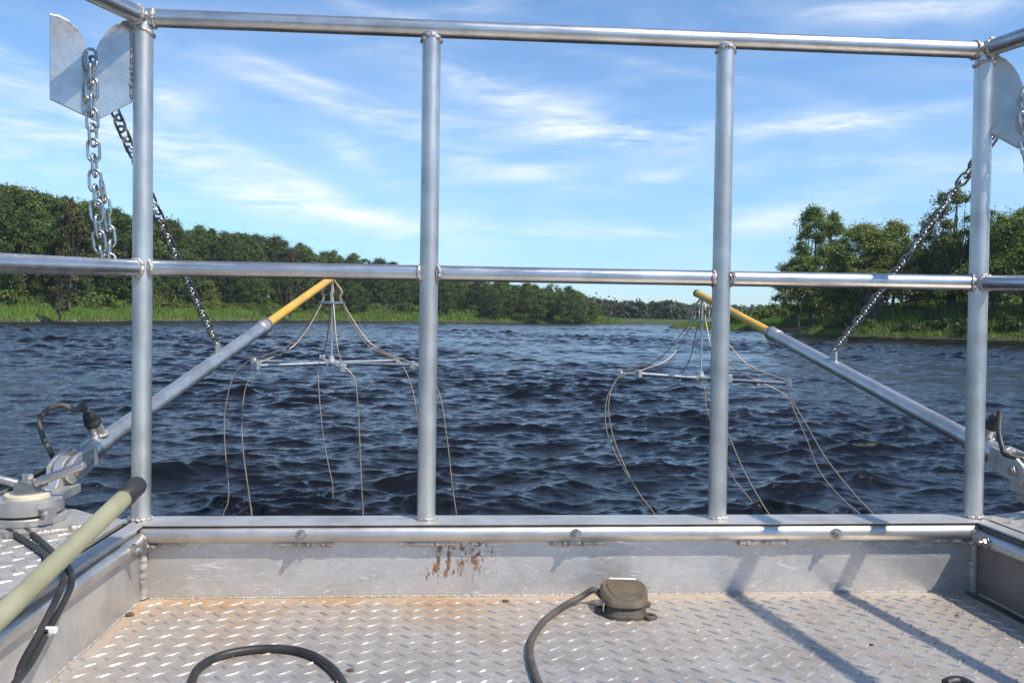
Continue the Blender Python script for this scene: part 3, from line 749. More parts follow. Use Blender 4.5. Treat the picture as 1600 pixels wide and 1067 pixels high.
    w.lathe(c+Vector((0, -.008, 0)), (sx*-.5, -.86, 0), [(0, 0), (.0075, 0), (.0075, .014), (0, .016)], 6); part(w, 'lock_bolt', M['steel'], root)
    return g0+gdir*.074, gdir, d, up, side, piv, b0

P0L, CL, TL = at(128, 713, 1.84), at(435, 483.5, 2.88), at(520, 433.5, 3.72)
def line_fit(p0, p1, t): return p0.lerp(p1, t)
dL = (TL-P0L); CL = P0L+dL*((CL-P0L).dot(dL)/dL.length_squared)
eyeL = P0L+dL*((at(357, 531, 2.52)-P0L).dot(dL)/dL.length_squared)
gl1 = boom(-1, P0L, CL, TL, eyeL, Vector((-1.080, -.035, S)), 'long aluminium boom with yellow tip reaching out from the left side deck', S-.004)
P0R, CR, TR = at(1570, 716, 1.88), at(1196, 512, 2.98), at(1090, 459, 3.72)
dR = (TR-P0R); CR = P0R+dR*((CR-P0R).dot(dR)/dR.length_squared)
eyeR = P0R+dR*((at(1297, 556, 2.6)-P0R).dot(dR)/dR.length_squared)
gr1 = boom(1, P0R, CR, TR, eyeR, Vector((1.120, -.030, S)), 'long aluminium boom with yellow tip reaching out from the right side deck', S-.004)

# cable from the left boom's gland, arching over and away to the left
def cable(name, pts, r, mat, label, cat='cable', group=None, n=14, parent=None):
    mb = MB(); mb.tube(spline(pts, 8), r, n)
    if parent: return mb.build(name, mat, parent)
    o = mb.build(name, mat); c = Vector(pts[0])
    o.data.transform(Matrix.Translation(-c)); o.location = c
    return tag(o, label, cat, group)
g = gl1[0]; q = gl1[5]
cable('boom_cable', [g, g+Vector((-.010, 0, .020)), at(118, 640, 1.84), at(95, 633, 1.83), at(72, 642, 1.82), at(62, 660, 1.81), at(68, 685, 1.80), at(79, 706, 1.80), at(84, 722, 1.83), at(70, 735, 1.87), at(42, 748, 1.88), at(8, 768, 1.86), at(-40, 785, 1.8)], .0056, M['grey_rubber'],
      'black cable arching up out of the left boom and down behind its hinge', 'cable')
g = gr1[0]
cable('boom_cable', [g, g+Vector((.006, 0, .008)), at(1561, 676, 1.86), at(1565, 695, 1.84), at(1569, 708, 1.83), at(1578, 712, 1.82), at(1600, 716, 1.82), at(1640, 712, 1.82), at(1700, 740, 1.8)], .0056, M['rubber'],
      'black cable bending down from the right boom at the photo edge', 'cable')

# chains
nL = platept(143, 92); nR = Vector((-nL.x-.014, nL.y, nL.z))
def sag(a, b, s, n=40): return [a.lerp(b, k/n)-Vector((0, 0, s*4*(k/n)*(1-k/n))) for k in range(n+1)]
upL = gl1[3]; upR = gr1[3]
tailL = [nL+Vector((.002, -.012, .008))]+[ony(x_, y_, nL.y+o_) for x_, y_, o_ in ((143, 100, -.018), (144, 190, -.020), (149, 290, -.021), (153, 360, -.022), (159, 407, -.020), (164, 420, -.012), (170, 408, -.004), (172, 380, 0), (164, 320, 0), (156, 268, -.004))]
chain([(sag(nL+Vector((0, .012, .002)), eyeL+upL*.046, .018), 'oldchain', .3), (resample(tailL, .01), 'chain', 0)],
      'steel chain from the left notched bracket to the left boom with a doubled loose tail', 'boom support chains')
tailR = [nR+Vector((-.002, -.012, .008))]+[Vector((nR.x-.017+min(.045, max(0, nR.z-p.z-.10)*.22)+(.016 if k > 4 else 0), p.y, p.z)) for k, p in enumerate(tailL[1:])]
chain([(sag(nR+Vector((0, .012, .002)), eyeR+upR*.046, .018), 'oldchain', .3), (resample(tailR, .01), 'chain', 0)],
      'steel chain from the right notched bracket down to the right boom', 'boom support chains')

# electrode arrays: ring of six arms under each boom tip, wire rope droppers trailing in the water
def array(tip, hub, ringz, RR, ang0, tilt, tilty, droppers, label):
    root = thing('electrode_array', hub, label, 'electrode array', 'electrode arrays hanging from the booms')
    part(B().tube([tip-Vector((0, 0, .012)), hub], .0048, 12), 'stem', M['pipe'], root)
    ring_c = tip.lerp(hub, (tip.z-ringz)/(tip.z-hub.z))
    w = B(); w.lathe(ring_c, (0, 0, 1), [(0, -.005), (.058, -.005), (.058, .005), (0, .005)], 36); part(w, 'spreader_disc', M['galv'], root)
    w = B(); w.lathe(hub, (0, 0, 1), [(.008, -.018), (.017, -.018), (.017, .016), (.013, .018), (.013, .028), (.009, .030), (.006, .030)], 24)
    for k in range(6):
        a = math.radians(ang0+60*k); w.box(hub+Vector((math.cos(a), math.sin(a), 0))*.020, (.012, .009, .010), Matrix.Rotation(a, 3, 'Z'), .001)
    part(w, 'hub', M['cast'], root)
    for k in range(6):
        a = math.radians(ang0+60*k); u = Vector((math.cos(a), math.sin(a), -tilt*math.cos(a)-tilty*math.sin(a))).normalized()
        e = hub+u*RR
        ar = part(B().tube([hub+u*.018, e], .0075, 14), 'arm', M['pipe'], root)
        w = B(); w.box(e+u*.004, (.009, .013, .017), Matrix.Rotation(a, 3, 'Z'), .003)
        w.lathe(e-u*.012, u, [(.0105, 0), (.0105, .008), (0, .008)], 14); part(w, 'cable_clip', M['cast'], ar)
        ex = e+u*.008+Vector((0, 0, .008))
        rp = ring_c+Vector((math.cos(a), math.sin(a), 0))*.052
        dr = droppers[k]
        mid = rp.lerp(ex, .5)+Vector((0, 0, -.050))-Vector((u.x, u.y, 0))*.03
        rp_up = rp.lerp(tip, .45)+Vector((math.cos(a), math.sin(a), 0))*.020
        pts = [tip-Vector((0, 0, .010))+Vector((math.cos(a), math.sin(a), 0))*.010, rp_up, rp, mid, ex-u*.02+Vector((0, 0, .006)), ex]+dr(ex, u)
        part(B().tube(spline(pts, 9), .0025, 8), 'dropper_cable', M['cable_wire'], root)
    return root
hubL = at(518, 567, 3.72); tipL = Vector((hubL.x, hubL.y, TL.z-.005))
def drop(pix):
    """pix: list of (photo x, y, extra distance towards us)"""
    def f(ex, u):
        dep = (ex-CAM).dot(_f); out = []
        for (x, y, k) in pix: out.append(at(x, y, dep+k))
        last = out[-1]; prev = out[-2]; dd = (last-prev).normalized()
        for j in range(1, 4): out.append(last+dd*.10*j) if last.z-.1*j > -.25 else None
        return out
    return f
# arms start at the right and go anticlockwise seen from above (towards the far side first)
dl = [drop([(668, 582, 0), (688, 620, 0), (699, 690, 0), (707, 760, 0), (714, 810, 0), (718, 850, 0)]),
      drop([(628, 570, 0), (642, 600, 0), (652, 650, 0), (657, 720, .0), (662, 790, .0), (665, 830, 0)]),
      drop([(497, 570, 0), (499, 620, 0), (505, 680, 0), (514, 730, 0), (520, 760, 0), (519, 782, 0), (514, 800, .0)]),
      drop([(382, 569, 0), (364, 590, 0), (352, 640, 0), (351, 690, 0), (357, 760, 0), (356, 785, 0), (350, 800, 0)]),
      drop([(400, 578, 0), (384, 605, 0), (378, 655, 0), (380, 705, 0), (388, 765, 0), (394, 810, 0), (398, 850, 0)]),
      drop([(553, 590, 0), (559, 630, 0), (562, 690, 0), (565, 760, 0), (568, 810, 0), (570, 850, 0)])]
array(tipL, hubL, at(520, 473, 3.72).z, .372, -15, .0, .0, dl, 'six armed electrode array with rusty wire droppers hanging from the left boom')
hubR = at(1095, 591, 3.72); tipR = Vector((hubR.x, hubR.y, TR.z-.012))
dr_ = [drop([(1235, 620, 0), (1258, 660, 0), (1290, 715, 0), (1330, 766, 0), (1362, 800, 0), (1380, 815, 0)]),
       drop([(1228, 618, 0), (1242, 645, 0), (1262, 690, 0), (1280, 735, 0), (1312, 775, 0), (1338, 798, 0)]),
       drop([(1097, 600, 0), (1104, 640, 0), (1122, 690, 0), (1142, 740, 0), (1168, 775, 0), (1180, 790, 0)]),
       drop([(966, 590, 0), (949, 620, 0), (946, 660, 0), (957, 700, 0), (985, 750, 0), (1012, 790, 0), (1030, 812, 0)]),
       drop([(964, 592, 0), (951, 630, 0), (955, 670, 0), (970, 715, 0), (995, 765, 0), (1022, 802, 0), (1034, 822, 0)]),
       drop([(1104, 612, 0), (1117, 640, 0), (1138, 680, 0), (1162, 735, 0), (1190, 785, 0), (1208, 812, 0)])]
array(tipR, hubR, at(1096, 500, 3.72).z, .372, -30, .055, .07, dr_, 'six armed electrode array with trailing wire droppers hanging from the right boom')

# ------------------------------------------------------------------ things lying on the boat
pe = at(205, 767, 1.46); ps = at(0, 963, 1.12); dd = (pe-ps).normalized(); pb = ps-dd*.9
root = thing('net_handle', pe, 'pale green fibreglass pole with a black rubber end cap leaning across the left gunwale', 'pole')
part(B().tube([pb, ps, pe], .0152, 28), 'pole', M['fibreglass'], root)
w = B(); w.tube([pe-dd*.028, pe-dd*.026, pe+dd*.018, pe+dd*.026, pe+dd*.028], [.0162, .0174, .0174, .0155, .009], 28); part(w, 'end_cap', M['rubber'], root)

def lay(px, py, z): return onz(px, py, z)
def onx(px, py, X): d = ray(px, py); return CAM+d*((X-CAM.x)/d.x)
zw = S+.003
def pair(off, label):
    return [lay(-40, 780+off, zw), lay(0, 803+off, zw), lay(30, 820+off, zw), lay(62, 843+off*.9, zw), lay(86, 866+off*.6, zw+.010), onx(106-off*.5, 885+off*.5, -.866), onx(112-off*.75, 905, -.834), onx(105-off*.8, 930, -.826), onx(76-off*.65, 983, -.820), onx(48-off*.7, 1035, -.815), onx(16, 1075+off*.5, -.80), onx(-60, 1150, -.78)]
cable('cable', pair(0, ''), .0049, M['rubber'], 'black cable crossing the left side deck, the upper of the pair, dropping into the well', 'cable', 'pair of cables over the left gunwale')
cable('cable', pair(18, ''), .0049, M['rubber'], 'black cable crossing the left side deck, the lower of the pair, dropping into the well', 'cable', 'pair of cables over the left gunwale')
ct = onx(69, 987, -.819)
w = MB(); ax = (onx(46, 1035, -.81)-onx(75, 983, -.815)).normalized(); s1 = ax.cross(Vector((0, 1, 0))).normalized(); s2 = ax.cross(s1)
w.tube([ct+(s1*math.cos(a)*.0125+s2*math.sin(a)*.0065) for a in [k*.393 for k in range(16)]], .0022, 8, closed=True); w.box(ct+s1*.0125*(1 if s1.x > 0 else -1), (.005, .004, .004), bevel=.001)
o = w.build('cable_tie', M['white_plastic']); o.data.transform(Matrix.Translation(-ct)); o.location = ct
tag(o, 'white plastic cable tie binding the two black cables', 'cable tie')

cable('cable', [lay(300, 1110, DZ+.007), lay(300, 1066, DZ+.007), lay(312, 1042, DZ+.007), lay(345, 1024, DZ+.007), lay(390, 1015, DZ+.007), lay(440, 1013, DZ+.007), lay(482, 1021, DZ+.007), lay(512, 1038, DZ+.007), lay(532, 1060, DZ+.007), lay(550, 1100, DZ+.007)], .0068, M['rubber'],
      'black cable curved in an arch on the tread plate deck at the bottom edge', 'cable')
cable('cable', [lay(1478, 1068, DZ+.008), lay(1490, 1064, DZ+.010), lay(1506, 1066, DZ+.010), lay(1530, 1080, DZ+.008)], .0085, M['rubber'],
      'end of a black cable just showing at the bottom right of the deck', 'cable')

# foot switch
pc = onz(975, 956, DZ)
root = thing('foot_switch', (pc.x, pc.y, DZ), 'olive brown foot switch pedal with its own cord on the tread plate deck', 'foot switch')
Rz = Matrix.Rotation(-.12, 3, 'Z')
def fp_(x, y, z): v = Rz @ Vector((x*.86, y*.82, 0)); return Vector((pc.x+v.x, pc.y+v.y, DZ+z*.66))
def loftpoly(rings):
    m = MB(); prev = None
    for ring in rings:
        vs = [m.bm.verts.new(p) for p in ring]
        if prev:
            for k in range(len(vs)): m.bm.faces.new((prev[k], prev[(k+1) % len(vs)], vs[(k+1) % len(vs)], vs[k]))
        else: m.bm.faces.new(list(reversed(vs)))
        prev = vs
    m.bm.faces.new(prev); return m
def sup(cx, cy, ax, ay, z, taper=0, n=28, e=3.2, tiltz=0):
    out = []
    for k in range(n):
        a = 2*math.pi*k/n; c, s = math.cos(a), math.sin(a)
        x = math.copysign(abs(c)**(2/e), c)*ax; y = math.copysign(abs(s)**(2/e), s)*ay
        x *= 1+taper*(y/ay); out.append(fp_(cx+x, cy+y, z+tiltz*y/ay))
    return out
w = loftpoly([sup(0, 0, .050, .060, .001, .04), sup(0, 0, .050, .060, .010, .04), sup(0, 0, .046, .055, .014, .05), sup(0, .004, .044, .051, .034, .08), sup(0, .006, .040, .047, .036, .08)])
for (x, y) in ((.054, -.040), (-.052, .0), (.050, .046)):
    w.lathe(fp_(x, y, 0), (0, 0, 1), [(0, .001), (.013, .001), (.013, .007), (.012, .008), (.005, .008), (.005, .004), (0, .004)], 18)
bs = part(w, 'base', M['pedal_dark'], root)
w = loftpoly([sup(0, .002, .050, .056, .036, .12, tiltz=.004), sup(0, .002, .053, .058, .042, .13, tiltz=.006), sup(0, .003, .052, .056, .056, .14, tiltz=.012), sup(0, .004, .046, .050, .064, .16, tiltz=.014)])
part(w, 'pedal_cover', M['pedal'], root)
w = loftpoly([sup(0, .004, .036, .040, .0632, .30, tiltz=.0112), sup(0, .004, .034, .038, .0668, .30, tiltz=.0112)])
part(w, 'tread_pad', M['pedal'], root)
w = MB(); w.box(fp_(.0, .0515, .0755), (.026, .0045, .0010), Rz @ Matrix.Rotation(.45, 3, 'X')); part(w, 'label_plate', M['white_plastic'], root)
w = MB(); w.box(fp_(-.0470, -.012, .026), (.0010, .012, .009), Rz @ Matrix.Rotation(.10, 3, 'Y')); part(w, 'sticker', M['white_plastic'], root)
w = MB(); w.box(fp_(-.0472, .014, .026), (.0010, .012, .010), Rz @ Matrix.Rotation(.10, 3, 'Y')); part(w, 'sticker', M['red_print'], root)
e0 = fp_(-.046, .040, .026)
part(B().tube(spline([e0, at(928, 921, (e0-CAM).dot(_f)), lay(908, 932, DZ+.016), lay(880, 947, DZ+.008), lay(852, 968, DZ+.007), lay(834, 993, DZ+.007), lay(828, 1016, DZ+.007), lay(834, 1046, DZ+.007), lay(848, 1080, DZ+.007)], 9), .0062, 14), 'cord', M['grey_rubber'], root)

# crumbs of dirt on the deck
for (px, py, s, lab) in ((790, 940, .007, 'small brown clod at the foot of the front panel'), (202, 962, .009, 'curled dry leaf scrap in the left deck corner'), (1362, 1008, .0045, 'tiny dark crumb on the bare right part of the deck'),
                         (1495, 962, .005, 'tiny dark crumb near the right deck corner'), (548, 1048, .006, 'small splinter on the deck beside the arched black cable')):
    c = onz(px, py, DZ); bm = bmesh.new(); bmesh.ops.create_icosphere(bm, subdivisions=2, radius=1); s *= .7
    for v in bm.verts: v.co = Vector((v.co.x*s*1.4, v.co.y*s*.9, max(v.co.z, -.5)*s*.6))*(1+random.uniform(-.25, .25))
    me = bpy.data.meshes.new('crumb'); bm.to_mesh(me); bm.free(); me.materials.append(M['crumb'])
    o = bpy.data.objects.new('crumb', me); COL.objects.link(o); o.location = (c.x, c.y, DZ+s*.4); tag(o, lab, 'debris')

# ------------------------------------------------------------------ trees, shrubs and grass
def tube_np(pts, rs, n=7):
    pts = np.asarray(pts, float); V = []; F = []
    for i, p in enumerate(pts):
        t = pts[min(i+1, len(pts)-1)]-pts[max(i-1, 0)]; t /= np.linalg.norm(t)+1e-9
        a = np.cross(t, (0.31, .2, .93) if abs(t[2]) < .9 else (1, 0, 0)); a /= np.linalg.norm(a); b = np.cross(t, a)
        for k in range(n):
            an = 2*np.pi*k/n; V.append(p+(a*np.cos(an)+b*np.sin(an))*rs[i])
    for i in range(len(pts)-1):
        for k in range(n): F.append([i*n+k, i*n+(k+1) % n, (i+1)*n+(k+1) % n, (i+1)*n+k])
    return np.array(V), np.array(F)
def join(lst):
    V = []; F = []; o = 0
    for v, f in lst: V.append(v); F.append(f+o); o += len(v)
    return np.concatenate(V), np.concatenate(F)
def leaves(r, C, rad, n, size, flat=.75, up=.45):
    """n leaf quads in a soft-edged clump of radius rad about each centre C"""
    m = len(C); idx = r.integers(0, m, n)
    d = r.normal(size=(n, 3)); d /= np.linalg.norm(d, axis=1)[:, None]
    rr = np.minimum(np.abs(r.normal(0, .62, n)), 1.7)
    p = C[idx]+d*(rr*rad[idx])[:, None]*np.array([1.15, 1.15, flat])
    nrm = d*.45+np.array([0, 0, up+.25])+r.normal(size=(n, 3))*.55; nrm /= np.linalg.norm(nrm, axis=1)[:, None]
    a = np.cross(nrm, r.normal(size=(n, 3))); a /= np.linalg.norm(a, axis=1)[:, None]+1e-9; b = np.cross(nrm, a)
    s = (size*r.uniform(.6, 1.35, n))[:, None]
    V = np.stack([p-a*s*.62, p+b*s*.40-a*s*.05, p+a*s*.62, p-b*s*.40-a*s*.05], 1).reshape(-1, 3)
    return V, np.arange(n*4).reshape(-1, 4)
def make_tree(seed, H, W, base, leaf, n, shape='round', clumps=90, limbs=9, r0=None, forks=1, lean=0.0, gap=.0, mat='leaf'):
    """tree meshes at the origin: trunk with limbs, and a crown of leaf clumps"""
    r = np.random.default_rng(seed); C = []; R = []
    for k in range(clumps):
        for _ in range(30):
            z = r.uniform(0, 1)
            if shape == 'round': w = math.sqrt(max(0, 1-(2*z-.92)**2*.98))
            elif shape == 'poplar': w = (1-z)**.55*min(1, .55+z*1.8)
            elif shape == 'cone': w = (1-z)**.85
            elif shape == 'open': w = .55+.45*math.sin(math.pi*min(1, z*1.05))
            else: w = math.sqrt(max(0, 1-z**2.2))
            a = r.uniform(0, 2*math.pi); q = math.sqrt(r.uniform(.12, 1))
            c = np.array([math.cos(a)*q*w*W/2, math.sin(a)*q*w*W/2, base+(H-base)*(z*.90+.03)])
            if gap and C and min(np.linalg.norm(c-np.array(C), axis=1)) < gap: continue
            break
        C.append(c); R.append(r.uniform(.06, .135)*W*(1.0 if shape != 'open' else .9))
    C = np.array(C); R = np.array(R); C[:, 0] += lean*C[:, 2]/H
    top = np.argmax(C[:, 2]); C[top, :2] *= .4
    lv, lf = leaves(r, C, R, n, leaf)
    r0 = r0 or H*.018; tubes = []
    for f in range(forks):
        dx, dy = (r.uniform(-.10, .10, 2) if forks > 1 else (0, 0)); hh = H*(.86 if shape != 'open' else .72)
        ks = np.linspace(0, 1, 8); wob = np.cumsum(r.normal(size=(8, 2))*H*.008, 0)
        pts = np.column_stack([wob[:, 0]+dx*H*ks+lean*ks, wob[:, 1]+dy*H*ks, ks*hh-.4])
        tubes.append(tube_np(pts, r0*(1-ks*.85)+.012))
        for k in range(limbs):
            c = C[r.integers(0, len(C))]; t0 = r.uniform(.22, .8); t0 = min(t0, max(.12, c[2]/hh*.72))
            s = np.array([np.interp(t0, ks, pts[:, i]) for i in range(3)]); m1 = (s+c)/2+np.array([0, 0, -.04*H*r.uniform(0, 1)])+r.normal(size=3)*.02*H
            rb = r0*(1-t0*.8)*.55
            tubes.append(tube_np([s, s*.6+m1*.4, m1, m1*.45+c*.55, c], [rb, rb*.8, rb*.6, rb*.42, rb*.15], 5))
    tv, tf = join(tubes)
    return (mesh_np('trunk', tv, tf, mats=[M['bark']]), mesh_np('crown', lv, lf, smooth=False, mats=[M[mat]]))
def put(meshes, x, y, rot, sc, name, label, cat, group=None, names=('trunk', 'crown'), sz=None):
    z = float(ground_z([[x, y]])[0])-.05
    t = thing(name, (x, y, z), label, cat, group); t.rotation_euler = (0, 0, rot); t.scale = (sc, sc, sz or sc)
    for me, nm in zip(meshes, names):
        if me is None: continue
        o = bpy.data.objects.new(nm, me); COL.objects.link(o); o.parent = t
    return t
def az_of(px, y0=495): d = ray(px, y0); return math.atan2(d.x, d.y)

LT = [make_tree(20+k, 8.0, [5.2, 4.4, 5.8, 4.8, 3.8, 5.0, 4.2, 5.4][k], [.9, .7, 1.2, .6, .4, .9, .5, .8][k], .145, 15000,
                ['round', 'round', 'round', 'dome', 'poplar', 'round', 'poplar', 'dome'][k], 110) for k in range(8)]
LTr = make_tree(40, 8.0, 3.6, 1.6, .17, 7000, 'round', 70, mat='leaf_rust')
LTl = make_tree(41, 8.0, 5.0, .7, .17, 11000, 'dome', 110, mat='leaf_light')
SH = []
for k in range(5):
    r = np.random.default_rng(70+k); nC = 12; a = r.uniform(0, 6.28, nC); q = np.sqrt(r.uniform(0, 1, nC))
    C = np.column_stack([np.cos(a)*q*.8, np.sin(a)*q*.8, r.uniform(.15, 1.0, nC)*(1.15-q*.6)]); Rr = r.uniform(.22, .45, nC)
    v, f = leaves(r, C, Rr, 1500, .13); st = join([tube_np([(0, 0, -.3), C[j]*.5, C[j]], [.03, .02, .008], 4) for j in range(5)])
    SH.append((mesh_np('stem', *st, mats=[M['bark']]), mesh_np('foliage', v, f, smooth=False, mats=[M['leaf_shrub']])))

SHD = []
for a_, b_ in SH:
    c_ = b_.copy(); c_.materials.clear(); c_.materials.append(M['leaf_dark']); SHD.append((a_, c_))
# skyline of the left wood: photo column -> photo row of the tree tops
SKX = [-260, -120, 0, 60, 130, 165, 200, 250, 290, 330, 400, 440, 500, 560, 620, 660, 700, 760, 840, 885, 905, 925, 945]
SKY = [234, 256, 276, 278, 284, 312, 312, 327, 333, 342, 349, 369, 383, 394, 408, 420, 428, 434, 440, 446, 454, 466, 480]
def spacing_ok(L_, x, y, d): return all((x-a)**2+(y-b)**2 > d*d for a, b in L_)
r = np.random.default_rng(5); placed = []; cand = []
for _ in range(9000):
    px = r.uniform(-230, 950); dist = r.uniform(55, 165); a = az_of(px)
    x, y = CAM.x+math.sin(a)*dist, CAM.y+math.cos(a)*dist
    cand.append((px, dist, x, y))
cd = sdist(np.array([(c[2], c[3]) for c in cand])); ninst = 0
order = r.permutation(len(cand))
rows = []
for k in order:
    px, dist, x, y = cand[k]; d = cd[k]
    if px > 655: continue
    lim = 46
    if d < 7.2 or d > lim or ninst >= 230 or x > 24: continue
    if not spacing_ok(placed, x, y, 2.5+.03*max(0, d-10)+.012*max(0, dist-70)): continue
    placed.append((x, y)); ninst += 1; rows.append((px, dist, x, y, d))
for j, (px, dist, x, y, d) in enumerate(rows):
    g0 = float(ground_z([[x, y]])[0])
    row = np.interp(px, SKX, SKY); dr = ray(px, row); tgt = CAM.z+dr.z/math.hypot(dr.x, dr.y)*dist
    full = tgt-g0                                  # height that would just reach the wood's skyline
    frac = r.uniform(.86, 1.03) if d > 14 else r.uniform(.55, .88)
    H = min(max(full*frac, 2.2), 10.8) if d > 8 else min(full*.75, r.uniform(3.2, 6.5))
    v = r.integers(0, 8); me = LT[v]; mats = 'green'
    lab = 'leafy green tree in the dense wood on the left bank hillside'; grp = 'green trees of the left bank wood'
    u = r.uniform()
    if u < .10 and d < 16: me = LTl; lab = 'paler green bushy tree at the front edge of the left bank wood'; grp = 'paler trees of the left bank wood'
    put(me, x, y, r.uniform(0, 6.28), H/8.0*r.uniform(.92, 1.12), 'tree', lab, 'tree', grp, sz=H/8.0)
for (px, row, dist, W, lab) in ((112, 292, 86, .8, 'rusty tinged tree on the left wood skyline near the photo edge'), (455, 375, 112, .8, 'reddish brown tree on the sloping skyline of the left wood'),
                                (95, 385, 76, .8, 'brown withered tree in the left wood just under the rail')):
    a = az_of(px); x, y = CAM.x+math.sin(a)*dist, CAM.y+math.cos(a)*dist; g0 = float(ground_z([[x, y]])[0]); dr_v = ray(px, row)
    H = CAM.z+dr_v.z/math.hypot(dr_v.x, dr_v.y)*dist-g0
    put(LTr, x, y, 1.0, H/8*.62, 'tree', lab, 'tree', None, sz=H/8*.96)

# trees at the point of the left bank, and a leaning half bare snag
PT = [(770, 447, 124, 1), (800, 450, 126, 3), (835, 441, 125, 0), (862, 440, 128, 2), (888, 444, 126, 5), (908, 457, 127, 4), (926, 470, 127, 6)]
pl = ['broad dark tree at the river bend left of the tallest bend trees', 'low round tree at the river bend seen under the middle rail', 'tall dark tree at the river bend seen under the middle rail', 'full dark tree among the tall trees at the river bend', 'tallest dark tree at the river bend right of the middle span',
      'dark tree beside the leaning snag at the river bend', 'small dark tree at the tip of the river bend']
for (px, row, dist, v), lab in zip(PT, pl):
    a = az_of(px); x, y = CAM.x+math.sin(a)*dist, CAM.y+math.cos(a)*dist; dr_v = ray(px, row)
    H = CAM.z+dr_v.z/math.hypot(dr_v.x, dr_v.y)*dist-float(ground_z([[x, y]])[0])
    put(LT[v], x, y, r.uniform(0, 6), H/8*1.05, 'tree', lab, 'tree', sz=H/8)
nb = 0; sb = []
for _ in range(5000):
    px = r.uniform(650, 936); dist = r.uniform(118, 160); a = az_of(px); x, y = CAM.x+math.sin(a)*dist, CAM.y+math.cos(a)*dist
    d = float(sdist([[x, y]])[0])
    if d < 2.5 or nb >= 62 or not spacing_ok(sb, x, y, 2.6): continue
    sb.append((x, y)); nb += 1; dv = ray(px, np.interp(px, SKX, SKY)+r.uniform(-2, 13)*(1 if d > 6 else 1.9)); g0 = float(ground_z([[x, y]])[0])
    H = max(2.0, CAM.z+dv.z/math.hypot(dv.x, dv.y)*dist-g0)
    put(LT[r.integers(0, 8)], x, y, r.uniform(0, 6.28), H/8*1.1, 'tree', 'dark green tree in the wood at the river bend', 'tree', 'trees of the wood at the river bend', sz=H/8)
SN = make_tree(55, 8, 2.4, 3.0, .2, 900, 'open', 14, 9, .13, lean=1.3)
a = az_of(946); put(SN, CAM.x+math.sin(a)*121, CAM.y+math.cos(a)*121, 0, .72, 'tree', 'leaning half bare snag at the tip of the left bank', 'tree', sz=.70)
DEAD = make_tree(56, 6, 1.6, 2, .15, 60, 'open', 8, 8, .10)
for (px, dist, s, lab) in ((752, 124, .62, 'pale bare dead trunk before the dark trees at the river bend'), (605, 122, .7, 'thin pale dead trunk at the edge of the left wood')):
    a = az_of(px); put(DEAD, CAM.x+math.sin(a)*dist, CAM.y+math.cos(a)*dist, 1, s, 'dead_tree', lab, 'tree')

# right bank trees, nearer and larger
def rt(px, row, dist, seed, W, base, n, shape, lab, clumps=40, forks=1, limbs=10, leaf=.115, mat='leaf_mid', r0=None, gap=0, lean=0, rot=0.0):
    a = az_of(px); x, y = CAM.x+math.sin(a)*dist, CAM.y+math.cos(a)*dist; dv = ray(px, row)
    H = CAM.z+dv.z/math.hypot(dv.x, dv.y)*dist-float(ground_z([[x, y]])[0])
    put(make_tree(seed, H, W, base, leaf, int(n*1.45), shape, clumps, limbs, r0, forks, lean, gap, mat), x, y, rot, 1, 'tree', lab, 'tree')
rt(1268, 313, 70, 101, 5.18, 1.40, 26000, 'poplar', 'tall narrow pale poplar at the left end of the right bank grove', 150, 2, 14, mat='leaf_light')
rt(1298, 322, 71, 102, 3.94, 1.50, 20000, 'poplar', 'second tall poplar close behind the narrow pale one on the right bank', 120, 1, 12)
rt(1248, 395, 68, 103, 4.39, 1.00, 14000, 'dome', 'low spreading dark tree under the tall poplars on the right bank', 90)
rt(1345, 345, 64, 104, 5.51, 1.70, 24000, 'dome', 'broad mid green tree right of the tall poplars', 140, 1, 12, mat='leaf_light')
rt(1392, 341, 65, 105, 4.51, 2.25, 20000, 'dome', 'full green tree behind the sloping right chain', 120, 1, 12)
rt(1362, 425, 58.5, 106, 4.02, 2.55, 9000, 'open', 'tree with a thick forked trunk at the water edge of the right bank', 60, 3, 10, r0=.17)
rt(1430, 385, 62, 107, 4.92, 2.25, 18000, 'round', 'dark green tree under the gnarled open tree on the right bank', 110)
rt(1492, 290, 60, 108, 5.52, 3.85, 11000, 'open', 'gnarled tall open crowned tree beside the right corner post', 52, 2, 14, r0=.18, gap=.45)
rt(1480, 380, 62, 109, 5.49, 1.85, 20000, 'dome', 'dense dark tree at the foot of the gnarled open tree', 120)
rt(1556, 335, 60, 110, 4.40, 2.25, 11000, 'open', 'loose crowned tree right of the right corner post', 90, 1, 12)
rt(1600, 318, 59, 111, 5.76, 2.45, 21000, 'round', 'large dark tree at the right edge of the photo', 120, 1, 12)
rt(1560, 395, 58, 112, 5.13, 1.65, 18000, 'dome', 'dense bushy tree right of the post and under the side rail', 120)
rt(1655, 330, 59, 113, 6.39, 2.25, 21000, 'round', 'broad tree just past the right edge of the photo', 120)
rt(1425, 425, 59, 114, 3.38, 1.55, 12000, 'dome', 'low bushy tree where the right chain meets the bank', 90)
rt(1330, 425, 65, 115, 3.67, 0.80, 12000, 'dome', 'low bushy tree below the broad mid green tree', 90, mat='leaf_light')
rt(1720, 330, 58, 116, 6.82, 2.25, 18000, 'round', 'further broad tree beyond the right edge of the photo', 120)
rt(1500, 430, 58, 117, 4.02, 1.45, 14000, 'dome', 'low leafy tree over the right bank at the corner post', 90)

